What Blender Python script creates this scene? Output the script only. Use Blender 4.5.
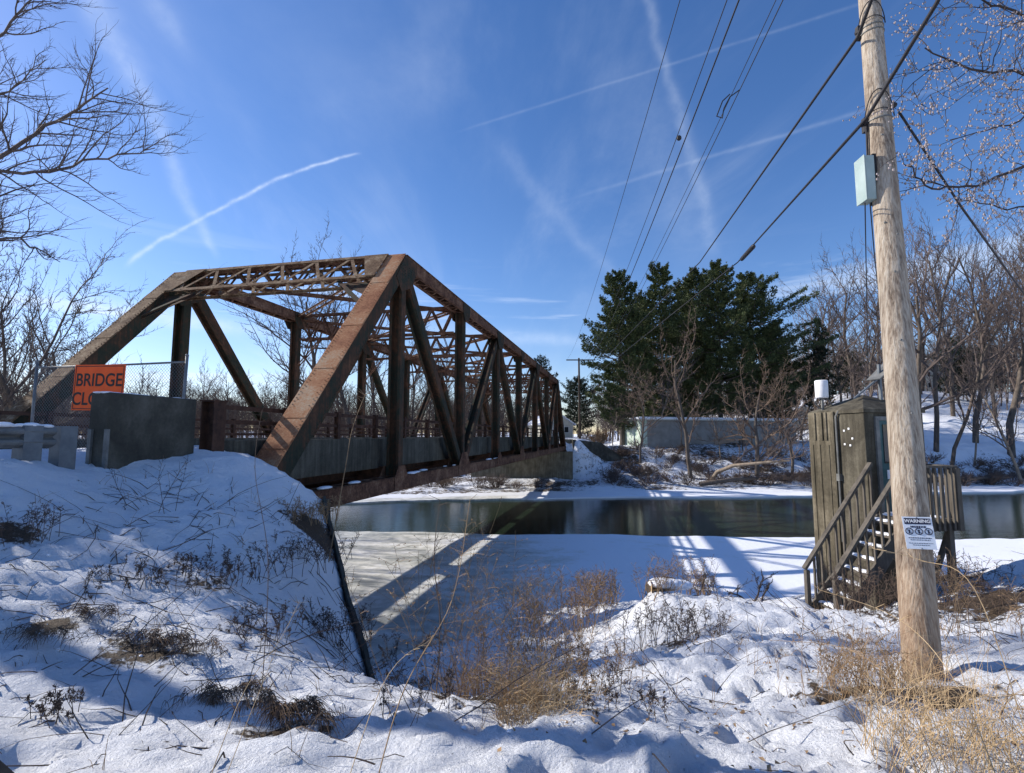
import bpy, math, random
import numpy as np
from mathutils import Vector, Matrix, Quaternion
R = math.radians
SC = bpy.context.scene
COL = SC.collection
for o in list(bpy.data.objects): bpy.data.objects.remove(o)

# ------------------------------------------------------------------ camera
F = 510.0; PITCH = math.atan(49.0 / F)
cam_d = bpy.data.cameras.new('camera'); cam = bpy.data.objects.new('camera', cam_d); COL.objects.link(cam)
cam_d.sensor_width = 36; cam_d.lens = F / 1024 * 36; cam_d.clip_start = 0.05; cam_d.clip_end = 4000
cam.location = (0, 0, 0); cam.rotation_euler = (math.pi / 2 + PITCH, 0, 0)
SC.camera = cam
def ray(px, py):
    x, y = px - 512, 386.5 - py
    c, s = math.cos(PITCH), math.sin(PITCH)
    return Vector((x, F * c - y * s, F * s + y * c))
def P(px, py, D):
    r = ray(px, py); return r * (D / r.y)
# ------------------------------------------------------------------ light
SUN_AZ, SUN_EL = -72.0, 29.0
sd = Vector((math.sin(R(SUN_AZ)) * math.cos(R(SUN_EL)), math.cos(R(SUN_AZ)) * math.cos(R(SUN_EL)), math.sin(R(SUN_EL))))
sun_d = bpy.data.lights.new('sun', 'SUN'); sun = bpy.data.objects.new('sun', sun_d); COL.objects.link(sun)
sun_d.energy = 5.0; sun_d.angle = R(0.53); sun_d.color = (1, 0.93, 0.84)
sun.rotation_euler = sd.to_track_quat('Z', 'Y').to_euler(); sun.location = (-40, 20, 40)
SC.view_settings.view_transform = 'Standard'; SC.view_settings.look = 'None'; SC.view_settings.gamma = 1
SC.view_settings.exposure = 0.36
SC.cycles.max_bounces = 6; SC.cycles.transparent_max_bounces = 8

class NT:
    def __init__(s, tree): s.t = tree; s.n = tree.nodes; s.l = tree.links
    def new(s, typ, **kw):
        n = s.n.new(typ)
        for k, v in kw.items():
            if k.startswith('i_'):
                n.inputs[int(k[2:]) if k[2:].isdigit() else k[2:].replace('_', ' ')].default_value = v
            else: setattr(n, k, v)
        return n
    def put(s, sock, v):
        if hasattr(v, 'is_linked') or hasattr(v, 'links'): s.l.new(v, sock)
        else: sock.default_value = v
    def math(s, op, a, b=0.0, c=0.0, clamp=False):
        n = s.n.new('ShaderNodeMath'); n.operation = op; n.use_clamp = clamp
        s.put(n.inputs[0], a); s.put(n.inputs[1], b); s.put(n.inputs[2], c); return n.outputs[0]
    def vec(s, op, a, b=(0, 0, 0)):
        n = s.n.new('ShaderNodeVectorMath'); n.operation = op
        s.put(n.inputs[0], a); s.put(n.inputs[1], b)
        return n.outputs['Value'] if op in ('DOT_PRODUCT', 'LENGTH') else n.outputs[0]
    def noise(s, vec, scale, detail=4, rough=0.5, dist=0.0):
        n = s.n.new('ShaderNodeTexNoise'); s.put(n.inputs['Vector'], vec)
        n.inputs['Scale'].default_value = scale; n.inputs['Detail'].default_value = detail
        n.inputs['Roughness'].default_value = rough; n.inputs['Distortion'].default_value = dist
        return n.outputs['Fac']
    def ramp(s, fac, stops):
        n = s.n.new('ShaderNodeValToRGB'); s.put(n.inputs[0], fac); e = n.color_ramp.elements
        while len(e) < len(stops): e.new(0.5)
        for i, (p, c) in enumerate(stops):
            e[i].position = p; e[i].color = (c, c, c, 1) if isinstance(c, (int, float)) else tuple(c) + (1,)
        return n.outputs[0]
    def mapr(s, v, a, b, c=0.0, d=1.0, smooth=False):
        n = s.n.new('ShaderNodeMapRange'); n.interpolation_type = 'SMOOTHSTEP' if smooth else 'LINEAR'
        s.put(n.inputs[0], v)
        for i, q in enumerate((a, b, c, d)): n.inputs[i + 1].default_value = q
        return n.outputs[0]
    def mix(s, f, a, b):
        n = s.n.new('ShaderNodeMix'); n.data_type = 'RGBA'
        s.put(n.inputs[0], f)
        for sock, v in ((n.inputs[6], a), (n.inputs[7], b)):
            if isinstance(v, tuple): sock.default_value = v + (1,) if len(v) == 3 else v
            else: s.l.new(v, sock)
        return n.outputs[2]

# ------------------------------------------------------------------ world: sky + wisps + contrails
w = bpy.data.worlds.new('World'); SC.world = w; w.use_nodes = True
T = NT(w.node_tree); T.n.clear()
sky = T.new('ShaderNodeTexSky', sky_type='NISHITA', sun_disc=False)
sky.sun_elevation = R(SUN_EL); sky.sun_rotation = R(SUN_AZ); sky.air_density = 1.0; sky.dust_density = 0.25; sky.ozone_density = 1.6
hs = T.new('ShaderNodeHueSaturation'); hs.inputs['Saturation'].default_value = 1.24; T.l.new(sky.outputs[0], hs.inputs['Color'])
skyc = T.vec('MULTIPLY', hs.outputs[0], (0.95, 0.935, 1.13))
tc = T.new('ShaderNodeTexCoord'); dvec = T.vec('NORMALIZE', tc.outputs['Generated'])
sep = T.new('ShaderNodeSeparateXYZ'); T.l.new(dvec, sep.inputs[0])
zz = T.math('MAXIMUM', sep.outputs[2], 0.04)
inv = T.math('DIVIDE', 1.0, T.math('ADD', zz, 0.12))
comb = T.new('ShaderNodeCombineXYZ')
T.l.new(T.math('MULTIPLY', sep.outputs[0], inv), comb.inputs[0]); T.l.new(T.math('MULTIPLY', sep.outputs[1], inv), comb.inputs[1])
mp = T.new('ShaderNodeMapping'); mp.inputs['Rotation'].default_value = (0, 0, R(28)); mp.inputs['Scale'].default_value = (1.0, 0.3, 1)
T.l.new(comb.outputs[0], mp.inputs[0])
c1 = T.noise(mp.outputs[0], 1.3, 7, 0.62, 0.8)
c1 = T.mapr(c1, 0.44, 0.80, 0, 0.34, True)
c2 = T.mapr(T.noise(comb.outputs[0], 0.7, 4, 0.55, 0.4), 0.38, 0.7, 0.15, 1, True)
cloud = T.math('MULTIPLY', c1, c2)
# low thin streaks near the horizon
mp2 = T.new('ShaderNodeMapping'); mp2.inputs['Scale'].default_value = (1.6, 1.6, 16); T.l.new(dvec, mp2.inputs[0])
c3 = T.mapr(T.noise(mp2.outputs[0], 1.6, 5, 0.6, 0.3), 0.5, 0.72, 0, 0.5, True)
band = T.math('MULTIPLY', T.mapr(sep.outputs[2], 0.03, 0.1, 0, 1, True), T.mapr(sep.outputs[2], 0.2, 0.36, 1, 0, True))
cloud = T.math('MAXIMUM', cloud, T.math('MULTIPLY', c3, band))
wob = T.noise(dvec, 9, 3, 0.6); wob = T.math('SUBTRACT', wob, 0.5)
wob2 = T.noise(dvec, 45, 4, 0.65)
def trail(a, b, wpx, inten, soft=40, wob_amt=0.006, w2=None, rough=0.5, bow=0.0):
    global cloud
    d1, d2 = ray(*a).normalized(), ray(*b).normalized()
    n = d1.cross(d2).normalized(); tdir = (d2 - d1).normalized()
    e0, e1 = d1.dot(tdir), d2.dot(tdir)
    q = T.vec('DOT_PRODUCT', dvec, tuple(n)); q = T.math('ADD', q, T.math('MULTIPLY', wob, wob_amt))
    al = T.vec('DOT_PRODUCT', dvec, tuple(tdir))
    if bow:
        hf = (e1 - e0) / 2; u = T.math('DIVIDE', T.math('SUBTRACT', al, (e0 + e1) / 2), hf)
        q = T.math('ADD', q, T.math('MULTIPLY', T.math('SUBTRACT', 1.0, T.math('MULTIPLY', u, u)), bow / 512))
    wd = T.mapr(al, e0, e1, wpx / 512, (w2 or wpx) / 512)
    g = T.math('DIVIDE', q, wd); g = T.math('MULTIPLY', g, g); g = T.math('POWER', 2.718, T.math('MULTIPLY', g, -1.0))
    s = soft / 512
    m = T.math('MULTIPLY', T.mapr(al, e0 - s, e0 + s, 0, 1, True), T.mapr(al, e1 - s, e1 + s, 1, 0, True))
    m = T.math('MULTIPLY', m, T.mapr(T.vec('DOT_PRODUCT', dvec, tuple((d1 + d2).normalized())), 0.3, 0.5, 0, 1))
    m = T.math('MULTIPLY', T.math('MULTIPLY', m, g), inten)
    m = T.math('MULTIPLY', m, T.mapr(wob2, 0.25, 0.75, 1 - rough, 1 + rough * 0.3))
    cloud = T.math('ADD', cloud, m)
trail((130, 262), (354, 154), 1.7, 0.42, 8, 0.02, 1.1, 0.8, 8)
trail((85, -20), (216, 252), 9, 0.20, 10, 0.04, 3.5)
trail((150, -10), (180, 40), 10, 0.16, 20, 0.03, 8)
trail((640, -30), (712, 245), 3.4, 0.12, 24, 0.04, 6)
trail((470, 128), (870, 1), 1.1, 0.065, 20, 0.004)
trail((600, 190), (1060, 52), 1.6, 0.085, 60, 0.006, 1.6)
trail((500, 150), (618, 282), 8, 0.08, 26, 0.04, 6)
trail((700, 262), (640, 90), 30, 0.07, 40, 0.05, 22)
trail((60, 300), (250, 330), 9, 0.45, 60, 0.02, 6)
trail((420, 330), (600, 345), 8, 0.2, 60, 0.02, 6)
cl = T.math('MINIMUM', cloud, 0.85)
colr = T.mix(cl, skyc, (6.6, 7.4, 8.6))
bg = T.new('ShaderNodeBackground'); bg.inputs['Strength'].default_value = 0.118
T.l.new(colr, bg.inputs[0])
wo = T.new('ShaderNodeOutputWorld'); T.l.new(bg.outputs[0], wo.inputs[0])

# ------------------------------------------------------------------ materials
def mat(name, build):
    m = bpy.data.materials.new(name); m.use_nodes = True; t = NT(m.node_tree); t.n.clear()
    out = t.new('ShaderNodeOutputMaterial'); b = t.new('ShaderNodeBsdfPrincipled'); t.l.new(b.outputs[0], out.inputs[0])
    tcn = t.new('ShaderNodeTexCoord'); geo = t.new('ShaderNodeNewGeometry')
    build(t, b, tcn.outputs['Object'], geo)
    return m
def setp(t, b, col=None, rough=None, bump=None, dist=0.01, strength=1.0, metal=0.0, spec=None):
    if col is not None:
        if isinstance(col, tuple): b.inputs['Base Color'].default_value = col + (1,)
        else: t.l.new(col, b.inputs['Base Color'])
    if rough is not None: t.put(b.inputs['Roughness'], rough)
    b.inputs['Metallic'].default_value = metal
    if spec is not None: b.inputs['Specular IOR Level'].default_value = spec
    if bump is not None:
        n = t.new('ShaderNodeBump'); n.inputs['Distance'].default_value = dist; n.inputs['Strength'].default_value = strength
        t.l.new(bump, n.inputs['Height']); t.l.new(n.outputs[0], b.inputs['Normal'])
def m_simple(name, c1, c2, scale, rough=0.85, bump=0.004, detail=6, spec=0.3, metal=0.0, stretch=(1, 1, 1)):
    def f(t, b, co, geo):
        mpn = t.new('ShaderNodeMapping'); mpn.inputs['Scale'].default_value = stretch; t.l.new(co, mpn.inputs[0])
        n = t.noise(mpn.outputs[0], scale, detail, 0.65)
        setp(t, b, t.ramp(n, [(0.3, c1), (0.7, c2)]), rough, t.noise(mpn.outputs[0], scale * 3, detail, 0.6), bump, 1, metal, spec)
    return mat(name, f)
def f_snow(t, b, co, geo):
    at = t.new('ShaderNodeAttribute', attribute_name='litter')
    n = t.noise(co, 2.2, 8, 0.7); n2 = t.noise(co, 14, 6, 0.7); n3 = t.noise(co, 60, 4, 0.6)
    v = t.math('ADD', t.math('MULTIPLY', n, 0.6), t.math('MULTIPLY', n2, 0.4))
    thr = t.mapr(at.outputs['Fac'], 0, 1, 0.78, 0.30)
    m = t.math('SUBTRACT', v, thr); m = t.mapr(m, -0.01, 0.05, 0, 1, True)
    brown = t.ramp(n3, [(0.3, (0.035, 0.024, 0.016)), (0.6, (0.10, 0.068, 0.040)), (0.8, (0.19, 0.13, 0.075))])
    sn = t.ramp(t.noise(co, 0.8, 4, 0.6), [(0.3, (0.80, 0.83, 0.88)), (0.7, (0.88, 0.90, 0.93))])
    # bits of leaf and twig litter
    sp = t.noise(co, 38, 5, 0.75); sp = t.mapr(sp, 0.635, 0.67, 0, 0.85); sp = t.math('MULTIPLY', sp, t.mapr(n, 0.48, 0.62, 0, 1))
    m = t.math('MAXIMUM', m, sp)
    c = t.mix(m, sn, brown)
    h = t.math('ADD', t.math('MULTIPLY', t.noise(co, 6, 9, 0.7), 1.3), t.math('MULTIPLY', t.noise(co, 30, 6, 0.75), 0.55))
    h = t.math('SUBTRACT', h, t.math('MULTIPLY', m, 0.25))
    setp(t, b, c, 0.7, h, 0.06, 1.0, 0, 0.3)
M = {}
M['ground'] = mat('snow_ground', f_snow)
def f_snow2(t, b, co, geo):
    setp(t, b, (0.85, 0.87, 0.91), 0.7, t.noise(co, 16, 6, 0.65), 0.02, 0.7, 0, 0.2)
M['snow'] = mat('snow', f_snow2)
def f_ice(t, b, co, geo):
    mpn = t.new('ShaderNodeMapping'); mpn.inputs['Rotation'].default_value = (0, 0, R(-8)); mpn.inputs['Scale'].default_value = (0.4, 1, 1); t.l.new(co, mpn.inputs[0])
    n = t.noise(mpn.outputs[0], 0.55, 7, 0.62, 0.6); n2 = t.noise(co, 1.9, 6, 0.7, 0.5)
    sp = t.new('ShaderNodeSeparateXYZ'); t.l.new(co, sp.inputs[0])
    v = t.math('ADD', t.math('MULTIPLY', n, 0.55), t.math('MULTIPLY', n2, 0.45))
    # wet grey ice to the left of the bridge's line, dry snow cover to the right and at the banks
    side = t.mapr(sp.outputs[0], -2.5, 5.0, 0.0, 0.2, True)
    v = t.math('ADD', v, side)
    c = t.ramp(v, [(0.36, (0.27, 0.28, 0.26)), (0.45, (0.48, 0.49, 0.46)), (0.54, (0.70, 0.70, 0.67)), (0.64, (0.84, 0.86, 0.90))])
    setp(t, b, c, t.mapr(v, 0.4, 0.6, 0.42, 0.75), t.noise(co, 5, 7, 0.65), 0.03, 0.7, 0, 0.35)
M['ice'] = mat('ice', f_ice)
def f_water(t, b, co, geo):
    mpn = t.new('ShaderNodeMapping'); mpn.inputs['Scale'].default_value = (1, 2.4, 1); t.l.new(co, mpn.inputs[0])
    n = t.math('ADD', t.noise(mpn.outputs[0], 1.1, 5, 0.6, 0.3), t.math('MULTIPLY', t.noise(mpn.outputs[0], 0.25, 3, 0.5), 0.8))
    setp(t, b, (0.018, 0.032, 0.020), 0.04, t.math('ADD', n, t.math('MULTIPLY', t.noise(mpn.outputs[0], 5, 3, 0.6), 0.5)), 0.05, 0.15, 0, 0.5); b.inputs['IOR'].default_value = 1.33
M['water'] = mat('water', f_water)
def f_steel(t, b, co, geo):
    n = t.noise(co, 0.9, 8, 0.68, 0.4); n2 = t.noise(co, 7, 7, 0.7)
    mpn = t.new('ShaderNodeMapping'); mpn.inputs['Scale'].default_value = (6, 6, 0.5); t.l.new(co, mpn.inputs[0])
    st = t.noise(mpn.outputs[0], 2.0, 5, 0.65)
    v = t.math('ADD', t.math('MULTIPLY', n, 0.5), t.math('ADD', t.math('MULTIPLY', st, 0.28), t.math('MULTIPLY', n2, 0.22)))
    c = t.ramp(v, [(0.36, (0.014, 0.020, 0.014)), (0.46, (0.030, 0.034, 0.022)), (0.51, (0.055, 0.034, 0.020)), (0.58, (0.11, 0.052, 0.028)), (0.70, (0.19, 0.10, 0.055))])
    setp(t, b, c, 0.85, n2, 0.008, 1, 0, 0.25)
M['steel'] = mat('rusted_green_steel', f_steel)
def f_rust(t, b, co, geo):
    n = t.noise(co, 1.6, 8, 0.7, 0.3); n2 = t.noise(co, 12, 7, 0.7)
    v = t.math('ADD', t.math('MULTIPLY', n, 0.6), t.math('MULTIPLY', n2, 0.4))
    c = t.ramp(v, [(0.34, (0.035, 0.018, 0.012)), (0.46, (0.095, 0.045, 0.027)), (0.55, (0.18, 0.095, 0.056)), (0.66, (0.29, 0.19, 0.125))])
    setp(t, b, c, 0.88, n2, 0.008, 1, 0, 0.2)
M['rust'] = mat('brown_rust', f_rust)
def f_cover(t, b, co, geo):
    n = t.noise(co, 0.8, 6, 0.65, 0.3); n2 = t.noise(co, 16, 7, 0.72)
    v = t.math('ADD', t.math('MULTIPLY', n, 0.6), t.math('MULTIPLY', n2, 0.4))
    c = t.ramp(v, [(0.33, (0.12, 0.050, 0.026)), (0.44, (0.26, 0.105, 0.05)), (0.53, (0.36, 0.18, 0.09)), (0.62, (0.40, 0.29, 0.19)), (0.7, (0.45, 0.38, 0.29))])
    setp(t, b, c, 0.88, n2, 0.008, 1, 0, 0.2)
def f_lichen(t, b, co, geo):
    n = t.noise(co, 2.4, 8, 0.72, 0.3); n2 = t.noise(co, 14, 7, 0.7)
    v = t.math('ADD', t.math('MULTIPLY', n, 0.55), t.math('MULTIPLY', n2, 0.45))
    c = t.ramp(v, [(0.38, (0.06, 0.032, 0.018)), (0.49, (0.15, 0.088, 0.048)), (0.58, (0.27, 0.195, 0.12)), (0.68, (0.50, 0.44, 0.34))])
    setp(t, b, c, 0.9, n2, 0.008, 1, 0, 0.2)
M['lichen'] = mat('weathered_top_plate', f_lichen)
M['post'] = mat('rust_cover', f_cover)
M['darkrust'] = m_simple('dark_red_rust', (0.030, 0.016, 0.011), (0.10, 0.050, 0.032), 5, 0.85)
def f_conc(c1, c2, c3, sx=5, sz=0.35):
    def f(t, b, co, geo):
        n = t.noise(co, 1.3, 8, 0.65, 0.3); n2 = t.noise(co, 18, 6, 0.7)
        mpn = t.new('ShaderNodeMapping'); mpn.inputs['Scale'].default_value = (sx, sx, sz); t.l.new(co, mpn.inputs[0])
        st = t.noise(mpn.outputs[0], 1.6, 5, 0.6)
        v = t.math('ADD', t.math('MULTIPLY', n, 0.45), t.math('ADD', t.math('MULTIPLY', st, 0.37), t.math('MULTIPLY', n2, 0.18)))
        setp(t, b, t.ramp(v, [(0.36, c1), (0.5, c2), (0.64, c3)]), 0.9, n2, 0.01, 1, 0, 0.2)
    return f
M['conc'] = mat('old_concrete', f_conc((0.09, 0.085, 0.07), (0.19, 0.185, 0.165), (0.30, 0.29, 0.26)))
M['concdark'] = mat('dark_concrete', f_conc((0.030, 0.029, 0.024), (0.060, 0.057, 0.046), (0.115, 0.108, 0.088), 1.6, 0.8))
M['conctan'] = mat('tan_concrete', f_conc((0.08, 0.068, 0.046), (0.17, 0.148, 0.105), (0.29, 0.255, 0.19)))
M['curb'] = mat('curb_concrete', f_conc((0.030, 0.029, 0.023), (0.068, 0.065, 0.052), (0.125, 0.12, 0.098)))
M['concmoss'] = mat('mossy_concrete', f_conc((0.035, 0.030, 0.020), (0.105, 0.09, 0.062), (0.25, 0.215, 0.155)))
M['conchouse'] = mat('dark_house_concrete', f_conc((0.026, 0.023, 0.017), (0.068, 0.060, 0.044), (0.15, 0.135, 0.10)))  # one dark concrete tone over every house face and the roof
def f_polewood(t, b, co, geo):
    mpn = t.new('ShaderNodeMapping'); mpn.inputs['Scale'].default_value = (1, 1, 0.045); t.l.new(co, mpn.inputs[0])
    n = t.noise(mpn.outputs[0], 55, 7, 0.65); n2 = t.noise(mpn.outputs[0], 14, 4, 0.6, 0.5); n3 = t.noise(co, 1.2, 4, 0.6)
    v = t.math('ADD', t.math('MULTIPLY', n, 0.5), t.math('ADD', t.math('MULTIPLY', n2, 0.28), t.math('MULTIPLY', n3, 0.22)))
    spz = t.new('ShaderNodeSeparateXYZ'); t.l.new(co, spz.inputs[0])
    c = t.ramp(v, [(0.35, (0.07, 0.048, 0.034)), (0.44, (0.23, 0.18, 0.135)), (0.52, (0.38, 0.32, 0.25)), (0.64, (0.50, 0.455, 0.385))])
    c2 = t.ramp(v, [(0.33, (0.09, 0.045, 0.022)), (0.45, (0.27, 0.145, 0.07)), (0.6, (0.46, 0.31, 0.19))])
    low = t.mapr(spz.outputs[2], 0.2, 1.9, 0.7, 0.0, True)
    setp(t, b, t.mix(t.math('MULTIPLY', low, t.mapr(n2, 0.4, 0.6, 0.5, 1)), c, c2), 0.85, n, 0.014, 1, 0, 0.2)
M['pole'] = mat('weathered_pole_wood', f_polewood)
M['deckwood'] = m_simple('grey_deck_wood', (0.055, 0.048, 0.04), (0.15, 0.13, 0.105), 9, 0.85, 0.004, stretch=(1, 1, 0.3))
M['oldwood'] = m_simple('old_brown_wood', (0.04, 0.028, 0.02), (0.11, 0.08, 0.055), 9, 0.85)
M['galv'] = m_simple('galvanised_steel', (0.10, 0.115, 0.13), (0.17, 0.19, 0.205), 6, 0.5, 0.001, metal=0.3)
M['galvdark'] = m_simple('dull_galvanised_steel', (0.10, 0.105, 0.10), (0.22, 0.22, 0.21), 5, 0.6, 0.002, metal=0.2)
M['wire'] = m_simple('fence_wire', (0.15, 0.155, 0.155), (0.25, 0.25, 0.25), 8, 0.5, 0.0005, metal=0.4)
M['cable'] = m_simple('black_cable', (0.015, 0.014, 0.016), (0.03, 0.028, 0.03), 8, 0.6, 0.001)
M['orange'] = m_simple('orange_sign_face', (0.85, 0.085, 0.006), (0.95, 0.12, 0.010), 4, 0.6, 0.001)
M['black'] = m_simple('black_paint', (0.010, 0.010, 0.010), (0.018, 0.016, 0.016), 8, 0.6, 0.0005)
M['navy'] = m_simple('navy_print', (0.012, 0.014, 0.04), (0.02, 0.022, 0.055), 8, 0.5, 0.0002)
M['white'] = m_simple('white_sign_face', (0.68, 0.72, 0.78), (0.78, 0.81, 0.84), 5, 0.5, 0.0005)
M['whitepaint'] = m_simple('white_paint', (0.7, 0.7, 0.7), (0.82, 0.82, 0.82), 5, 0.5, 0.001)
M['meter'] = m_simple('pale_green_metal', (0.26, 0.34, 0.32), (0.38, 0.46, 0.44), 4, 0.45, 0.001)
M['teal'] = m_simple('teal_door_paint', (0.02, 0.07, 0.075), (0.045, 0.12, 0.125), 5, 0.5, 0.001)
M['bark'] = m_simple('grey_bark', (0.055, 0.044, 0.036), (0.17, 0.14, 0.115), 7, 0.9, 0.01, stretch=(1, 1, 0.3))
M['barklight'] = m_simple('tan_bark', (0.16, 0.125, 0.09), (0.36, 0.29, 0.22), 5, 0.9, 0.01, stretch=(1, 1, 0.3))
M['twig'] = m_simple('brown_twig', (0.07, 0.054, 0.048), (0.16, 0.125, 0.11), 2, 0.9, 0.001)
M['twigdark'] = m_simple('dark_twig', (0.03, 0.024, 0.022), (0.07, 0.055, 0.05), 2, 0.9, 0.001)
M['twigred'] = m_simple('reddish_twig', (0.085, 0.058, 0.045), (0.20, 0.145, 0.11), 2, 0.9, 0.001)
M['bud'] = m_simple('tan_bud', (0.22, 0.18, 0.17), (0.42, 0.36, 0.35), 6, 0.8, 0.001)
M['weedmid'] = m_simple('mid_brown_weed', (0.055, 0.036, 0.025), (0.24, 0.165, 0.11), 14, 0.9, 0.001)
M['straw'] = m_simple('straw_grass', (0.30, 0.20, 0.10), (0.56, 0.42, 0.25), 5, 0.85, 0.001)
M['weed'] = m_simple('brown_weed', (0.14, 0.085, 0.045), (0.42, 0.285, 0.16), 6, 0.9, 0.001)
M['weeddark'] = m_simple('dark_weed', (0.045, 0.032, 0.026), (0.125, 0.088, 0.066), 6, 0.9, 0.001)
def f_needle(c1, c2, c3):
    def f(t, b, co, geo):
        ri = geo.outputs['Random Per Island']; n = t.noise(co, 0.45, 4, 0.6)
        v = t.math('ADD', t.math('MULTIPLY', ri, 0.5), t.math('MULTIPLY', n, 0.5))
        b.inputs['Subsurface Weight'].default_value = 0.0
        setp(t, b, t.ramp(v, [(0.25, c1), (0.5, c2), (0.78, c3)]), 0.6, spec=0.3)
    return f
M['needle'] = mat('pine_needles', f_needle((0.030, 0.052, 0.022), (0.075, 0.105, 0.04), (0.17, 0.185, 0.07)))
M['needle2'] = mat('dark_needles', f_needle((0.010, 0.022, 0.014), (0.022, 0.042, 0.024), (0.05, 0.075, 0.04)))
def f_siding(t, b, co, geo):
    mpn = t.new('ShaderNodeMapping'); mpn.inputs['Scale'].default_value = (1, 1, 1); t.l.new(co, mpn.inputs[0])
    wv = t.new('ShaderNodeTexWave'); wv.bands_direction = 'X'; wv.inputs['Scale'].default_value = 1.6; t.l.new(co, wv.inputs[0])
    n = t.noise(co, 0.8, 6, 0.6)
    setp(t, b, t.ramp(n, [(0.3, (0.20, 0.195, 0.18)), (0.7, (0.33, 0.32, 0.295))]), 0.7, wv.outputs['Fac'], 0.02, 1)
M['siding'] = mat('grey_siding', f_siding)
M['greenwhite'] = m_simple('green_and_white_end', (0.22, 0.36, 0.24), (0.75, 0.78, 0.72), 2.2, 0.7, 0.002)
M['glass'] = mat('dark_glass', lambda t, b, co, geo: setp(t, b, (0.02, 0.025, 0.03), 0.08, spec=0.5))
M['roof'] = m_simple('dark_shingles', (0.06, 0.055, 0.05), (0.13, 0.12, 0.11), 5, 0.9)
M['cream'] = m_simple('cream_siding', (0.55, 0.53, 0.44), (0.68, 0.66, 0.58), 3, 0.8)

# ------------------------------------------------------------------ mesh helpers
class MB:
    def __init__(s): s.v = []; s.f = []
    def add(s, vs, fs):
        o = len(s.v); s.v.extend([tuple(q) for q in vs]); s.f.extend([tuple(i + o for i in f) for f in fs]); return s
    def box(s, x0, x1, y0, y1, z0, z1):
        return s.add([(x, y, z) for z in (z0, z1) for y in (y0, y1) for x in (x0, x1)],
                     [(0, 2, 3, 1), (4, 5, 7, 6), (0, 1, 5, 4), (2, 6, 7, 3), (0, 4, 6, 2), (1, 3, 7, 5)])
    def beam(s, a, b, wx, wy, side=None, ox=0.0, oy=0.0):
        """bar from a to b; wx across (along 'side'), wy the other way; ox, oy offset in that frame"""
        a = Vector(a); b = Vector(b); d = (b - a).normalized()
        sd_ = Vector(side) if side is not None else (Vector((0, 0, 1)).cross(d) if abs(d.z) < 0.95 else Vector((1, 0, 0)))
        u = (sd_ - d * sd_.dot(d)).normalized(); v = d.cross(u)
        q = []
        for p in (a, b):
            for j in (-1, 1):
                for i in (-1, 1): q.append(p + u * (ox + i * wx / 2) + v * (oy + j * wy / 2))
        return s.add(q, [(0, 2, 3, 1), (4, 5, 7, 6), (0, 1, 5, 4), (2, 6, 7, 3), (0, 4, 6, 2), (1, 3, 7, 5)])
    def tube(s, pts, rad, k=5, cap=True):
        n = len(pts)
        if isinstance(rad, (int, float)): rad = [rad] * n
        vs = []; P_ = [Vector(p) for p in pts]
        ref = None
        for i in range(n):
            d = (P_[min(i + 1, n - 1)] - P_[max(i - 1, 0)])
            if d.length < 1e-9: d = Vector((0, 0, 1))
            d.normalize()
            if ref is None: ref = Vector((1, 0, 0)) if abs(d.x) < 0.8 else Vector((0, 1, 0))
            u = (ref - d * ref.dot(d))
            if u.length < 1e-4: u = Vector((0, 1, 0.3)).cross(d)
            u.normalize(); ref = u; v = d.cross(u)
            for j in range(k):
                a = 2 * math.pi * j / k
                vs.append(P_[i] + (u * math.cos(a) + v * math.sin(a)) * rad[i])
        fs = [(i * k + j, i * k + (j + 1) % k, (i + 1) * k + (j + 1) % k, (i + 1) * k + j) for i in range(n - 1) for j in range(k)]
        if cap: fs += [tuple(range(k))[::-1], tuple(range((n - 1) * k, n * k))]
        return s.add(vs, fs)
    def ball(s, c, r, k=6, m=4, sq=(1, 1, 1)):
        vs = [(c[0], c[1], c[2] - r * sq[2])]
        for i in range(1, m):
            th = math.pi * i / m
            for j in range(k):
                a = 2 * math.pi * j / k
                vs.append((c[0] + r * sq[0] * math.sin(th) * math.cos(a), c[1] + r * sq[1] * math.sin(th) * math.sin(a), c[2] - r * sq[2] * math.cos(th)))
        vs.append((c[0], c[1], c[2] + r * sq[2])); e = len(vs) - 1
        fs = [(0, 1 + (j + 1) % k, 1 + j) for j in range(k)]
        for i in range(m - 2):
            fs += [(1 + i * k + j, 1 + i * k + (j + 1) % k, 1 + (i + 1) * k + (j + 1) % k, 1 + (i + 1) * k + j) for j in range(k)]
        fs += [(e, 1 + (m - 2) * k + j, 1 + (m - 2) * k + (j + 1) % k) for j in range(k)]
        return s.add(vs, fs)
    def rivets(s, a, b, nrm, n, r=0.018, side=None):
        a = Vector(a); b = Vector(b); nrm = Vector(nrm).normalized(); d = (b - a).normalized(); u = nrm.cross(d)
        for i in range(n):
            c = a.lerp(b, (i + 0.5) / n)
            ring = [c + (d * math.cos(t) + u * math.sin(t)) * r for t in [k * math.pi / 3 for k in range(6)]]
            top = [c + (d * math.cos(t) + u * math.sin(t)) * r * 0.55 + nrm * r * 0.7 for t in [k * math.pi / 3 for k in range(6)]]
            s.add(ring + top, [(k, (k + 1) % 6, 6 + (k + 1) % 6, 6 + k) for k in range(6)] + [tuple(range(6, 12))])
        return s
    def mesh(s, name, m):
        me = bpy.data.meshes.new(name); me.from_pydata(s.v, [], s.f); me.materials.append(m); me.update(); return me
    def build(s, name, m, parent=None, smooth=False, bevel=0):
        me = s.mesh(name, m)
        if smooth: me.polygons.foreach_set('use_smooth', [True] * len(me.polygons))
        o = bpy.data.objects.new(name, me); COL.objects.link(o)
        if parent is not None: o.parent = parent
        if bevel:
            md = o.modifiers.new('bevel', 'BEVEL'); md.width = bevel; md.segments = 2; md.limit_method = 'ANGLE'
        return o
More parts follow.
